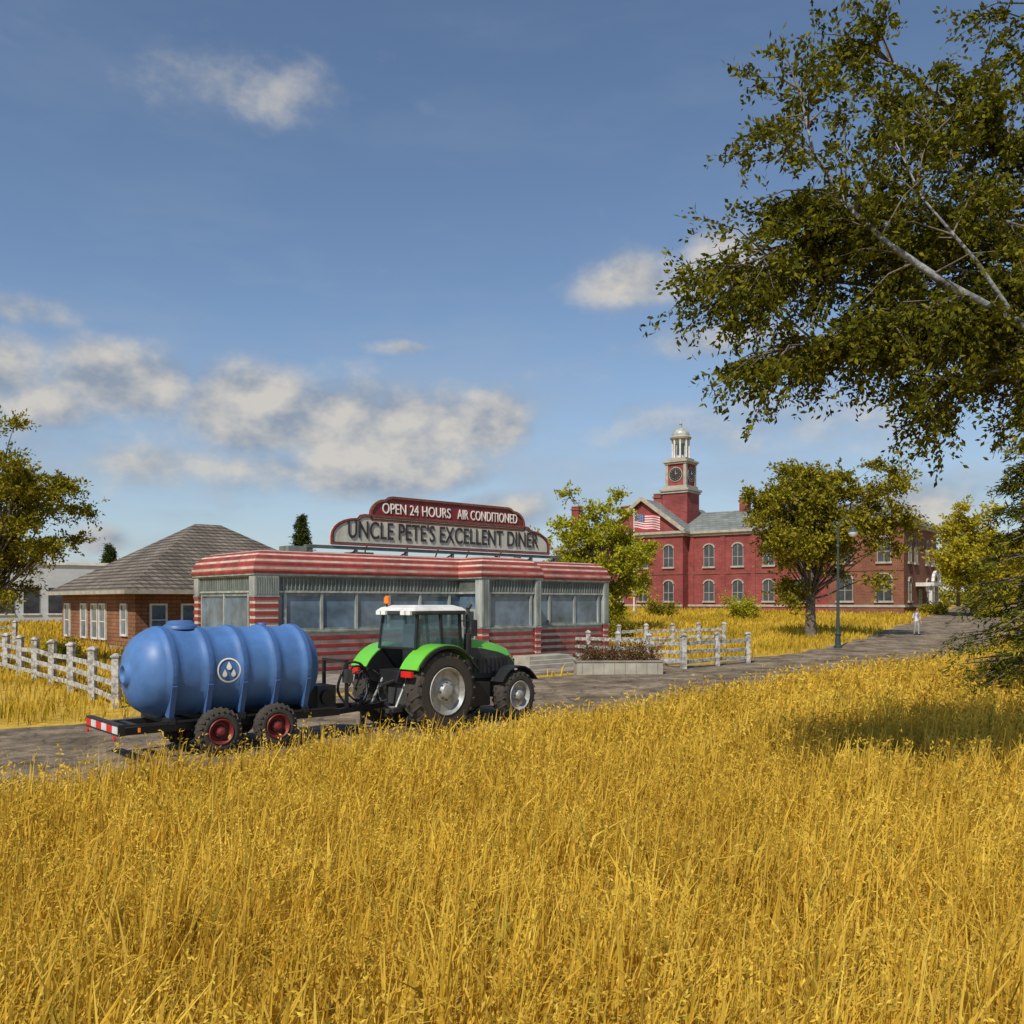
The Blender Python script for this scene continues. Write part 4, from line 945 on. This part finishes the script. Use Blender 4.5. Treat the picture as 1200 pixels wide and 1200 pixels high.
def blob(x,y,rx,ry,amp):
    c=Vector(((x-600)/F,1,(705-y)/F)); L=c.length; c/=L
    a=n.new('ShaderNodeVectorMath'); a.operation='SUBTRACT'; l.new(Dv,a.inputs[0]); a.inputs[1].default_value=c
    b=n.new('ShaderNodeVectorMath'); b.operation='MULTIPLY'; l.new(a.outputs[0],b.inputs[0]); b.inputs[1].default_value=(F*L/rx,1.5,F*L/ry)
    d=n.new('ShaderNodeVectorMath'); d.operation='LENGTH'; l.new(b.outputs[0],d.inputs[0])
    mr=n.new('ShaderNodeMapRange'); mr.interpolation_type='SMOOTHSTEP'; l.new(d.outputs['Value'],mr.inputs[0]); mr.inputs[1].default_value=0; mr.inputs[2].default_value=1.7; mr.inputs[3].default_value=amp; mr.inputs[4].default_value=0
    return mr.outputs[0]
def msum(B):
    s=None
    for b in B:
        q=blob(*b); s=q if s is None else math_('MAXIMUM',s,q)
    return s
BL=[(150,450,80,50,1.05),(65,475,80,34,.8),(300,482,86,56,1.15),(400,500,120,54,1.1),(490,498,120,50,1.05),(575,495,60,42,1.1),(-10,430,60,60,.85),(10,360,70,22,.65),(740,328,85,34,.75),(850,300,60,50,.8),(470,407,50,10,.7),(180,540,90,34,.7),(420,552,200,38,.85),(590,602,70,30,.9),(1085,590,80,42,.85),(830,400,110,22,.55),(900,490,260,50,.5),(330,510,420,90,.5),(118,632,34,18,.95),(250,90,190,45,.5)]
def noise(vec,sc,det,rough=.6):
    t=n.new('ShaderNodeTexNoise'); t.inputs['Scale'].default_value=sc; t.inputs['Detail'].default_value=det; t.inputs['Roughness'].default_value=rough; l.new(vec,t.inputs['Vector']); return t.outputs['Fac']
mp=n.new('ShaderNodeVectorMath'); mp.operation='MULTIPLY'; l.new(Dv,mp.inputs[0]); mp.inputs[1].default_value=(1,1,1.4)
of=n.new('ShaderNodeVectorMath'); of.operation='ADD'; l.new(mp.outputs[0],of.inputs[0]); of.inputs[1].default_value=(-.012,0,.03)
n1=noise(mp.outputs[0],12,6,.58); n2=noise(of.outputs[0],12,4,.58)
bs=msum(BL)
dens=math_('ADD',bs,math_('MULTIPLY_ADD',n1,1.15,-.575))
def mrng(v,a,b,c,d,sm=True):
    mr=n.new('ShaderNodeMapRange'); mr.interpolation_type='SMOOTHSTEP' if sm else 'LINEAR'; l.new(v,mr.inputs[0])
    for i,q in enumerate((a,b,c,d)): mr.inputs[i+1].default_value=q
    return mr.outputs[0]
al=mrng(dens,.15,.85,0,.93)
st2=n.new('ShaderNodeVectorMath'); st2.operation='MULTIPLY'; l.new(Dv,st2.inputs[0]); st2.inputs[1].default_value=(1,1,4)
wisp=mrng(noise(st2.outputs[0],4.5,4,.6),.42,.75,0,.5)
sep=n.new('ShaderNodeSeparateXYZ'); l.new(Dv,sep.inputs[0])
wz=mrng(sep.outputs[2],0,.45,1,.2)
hz=mrng(sep.outputs[2],0,.36,.45,.0)
lit=math_('ADD',math_('MULTIPLY_ADD',math_('SUBTRACT',n1,n2),3.0,.38),math_('MULTIPLY',dens,.22))
ramp=n.new('ShaderNodeValToRGB'); ramp.color_ramp.elements[0].position=.1; ramp.color_ramp.elements[1].position=1.0
k=1/STR
ramp.color_ramp.elements[0].color=(.28,.33,.41,1); ramp.color_ramp.elements[1].color=(.62,.59,.54,1); l.new(lit,ramp.inputs[0])
sc=n.new('ShaderNodeVectorMath'); sc.operation='SCALE'; l.new(ramp.outputs[0],sc.inputs[0]); sc.inputs['Scale'].default_value=k
def mix(f,a,b):
    m=n.new('ShaderNodeMix'); m.data_type='RGBA'; l.new(f,m.inputs[0]); 
    for i,q in((6,a),(7,b)):
        if isinstance(q,tuple): m.inputs[i].default_value=q
        else: l.new(q,m.inputs[i])
    return m.outputs[2]
c1=mix(hz,sk.outputs[0],(.34*k,.42*k,.55*k,1)); c2=mix(math_('MULTIPLY',wisp,wz),c1,(.35*k,.41*k,.50*k,1)); c3=mix(al,c2,sc.outputs[0])
l.new(c3,bg.inputs['Color'])
cam=bpy.data.cameras.new('camera'); co=link(bpy.data.objects.new('camera',cam)); co.location=(0,0,H); co.rotation_euler=(math.pi/2,0,0)
cam.sensor_width=36; cam.lens=31.2; cam.shift_y=105/1200; cam.clip_end=6000; cam.clip_start=.1
scene.camera=co
scene.view_settings.view_transform='Standard'; scene.view_settings.look='None'; scene.view_settings.exposure=0
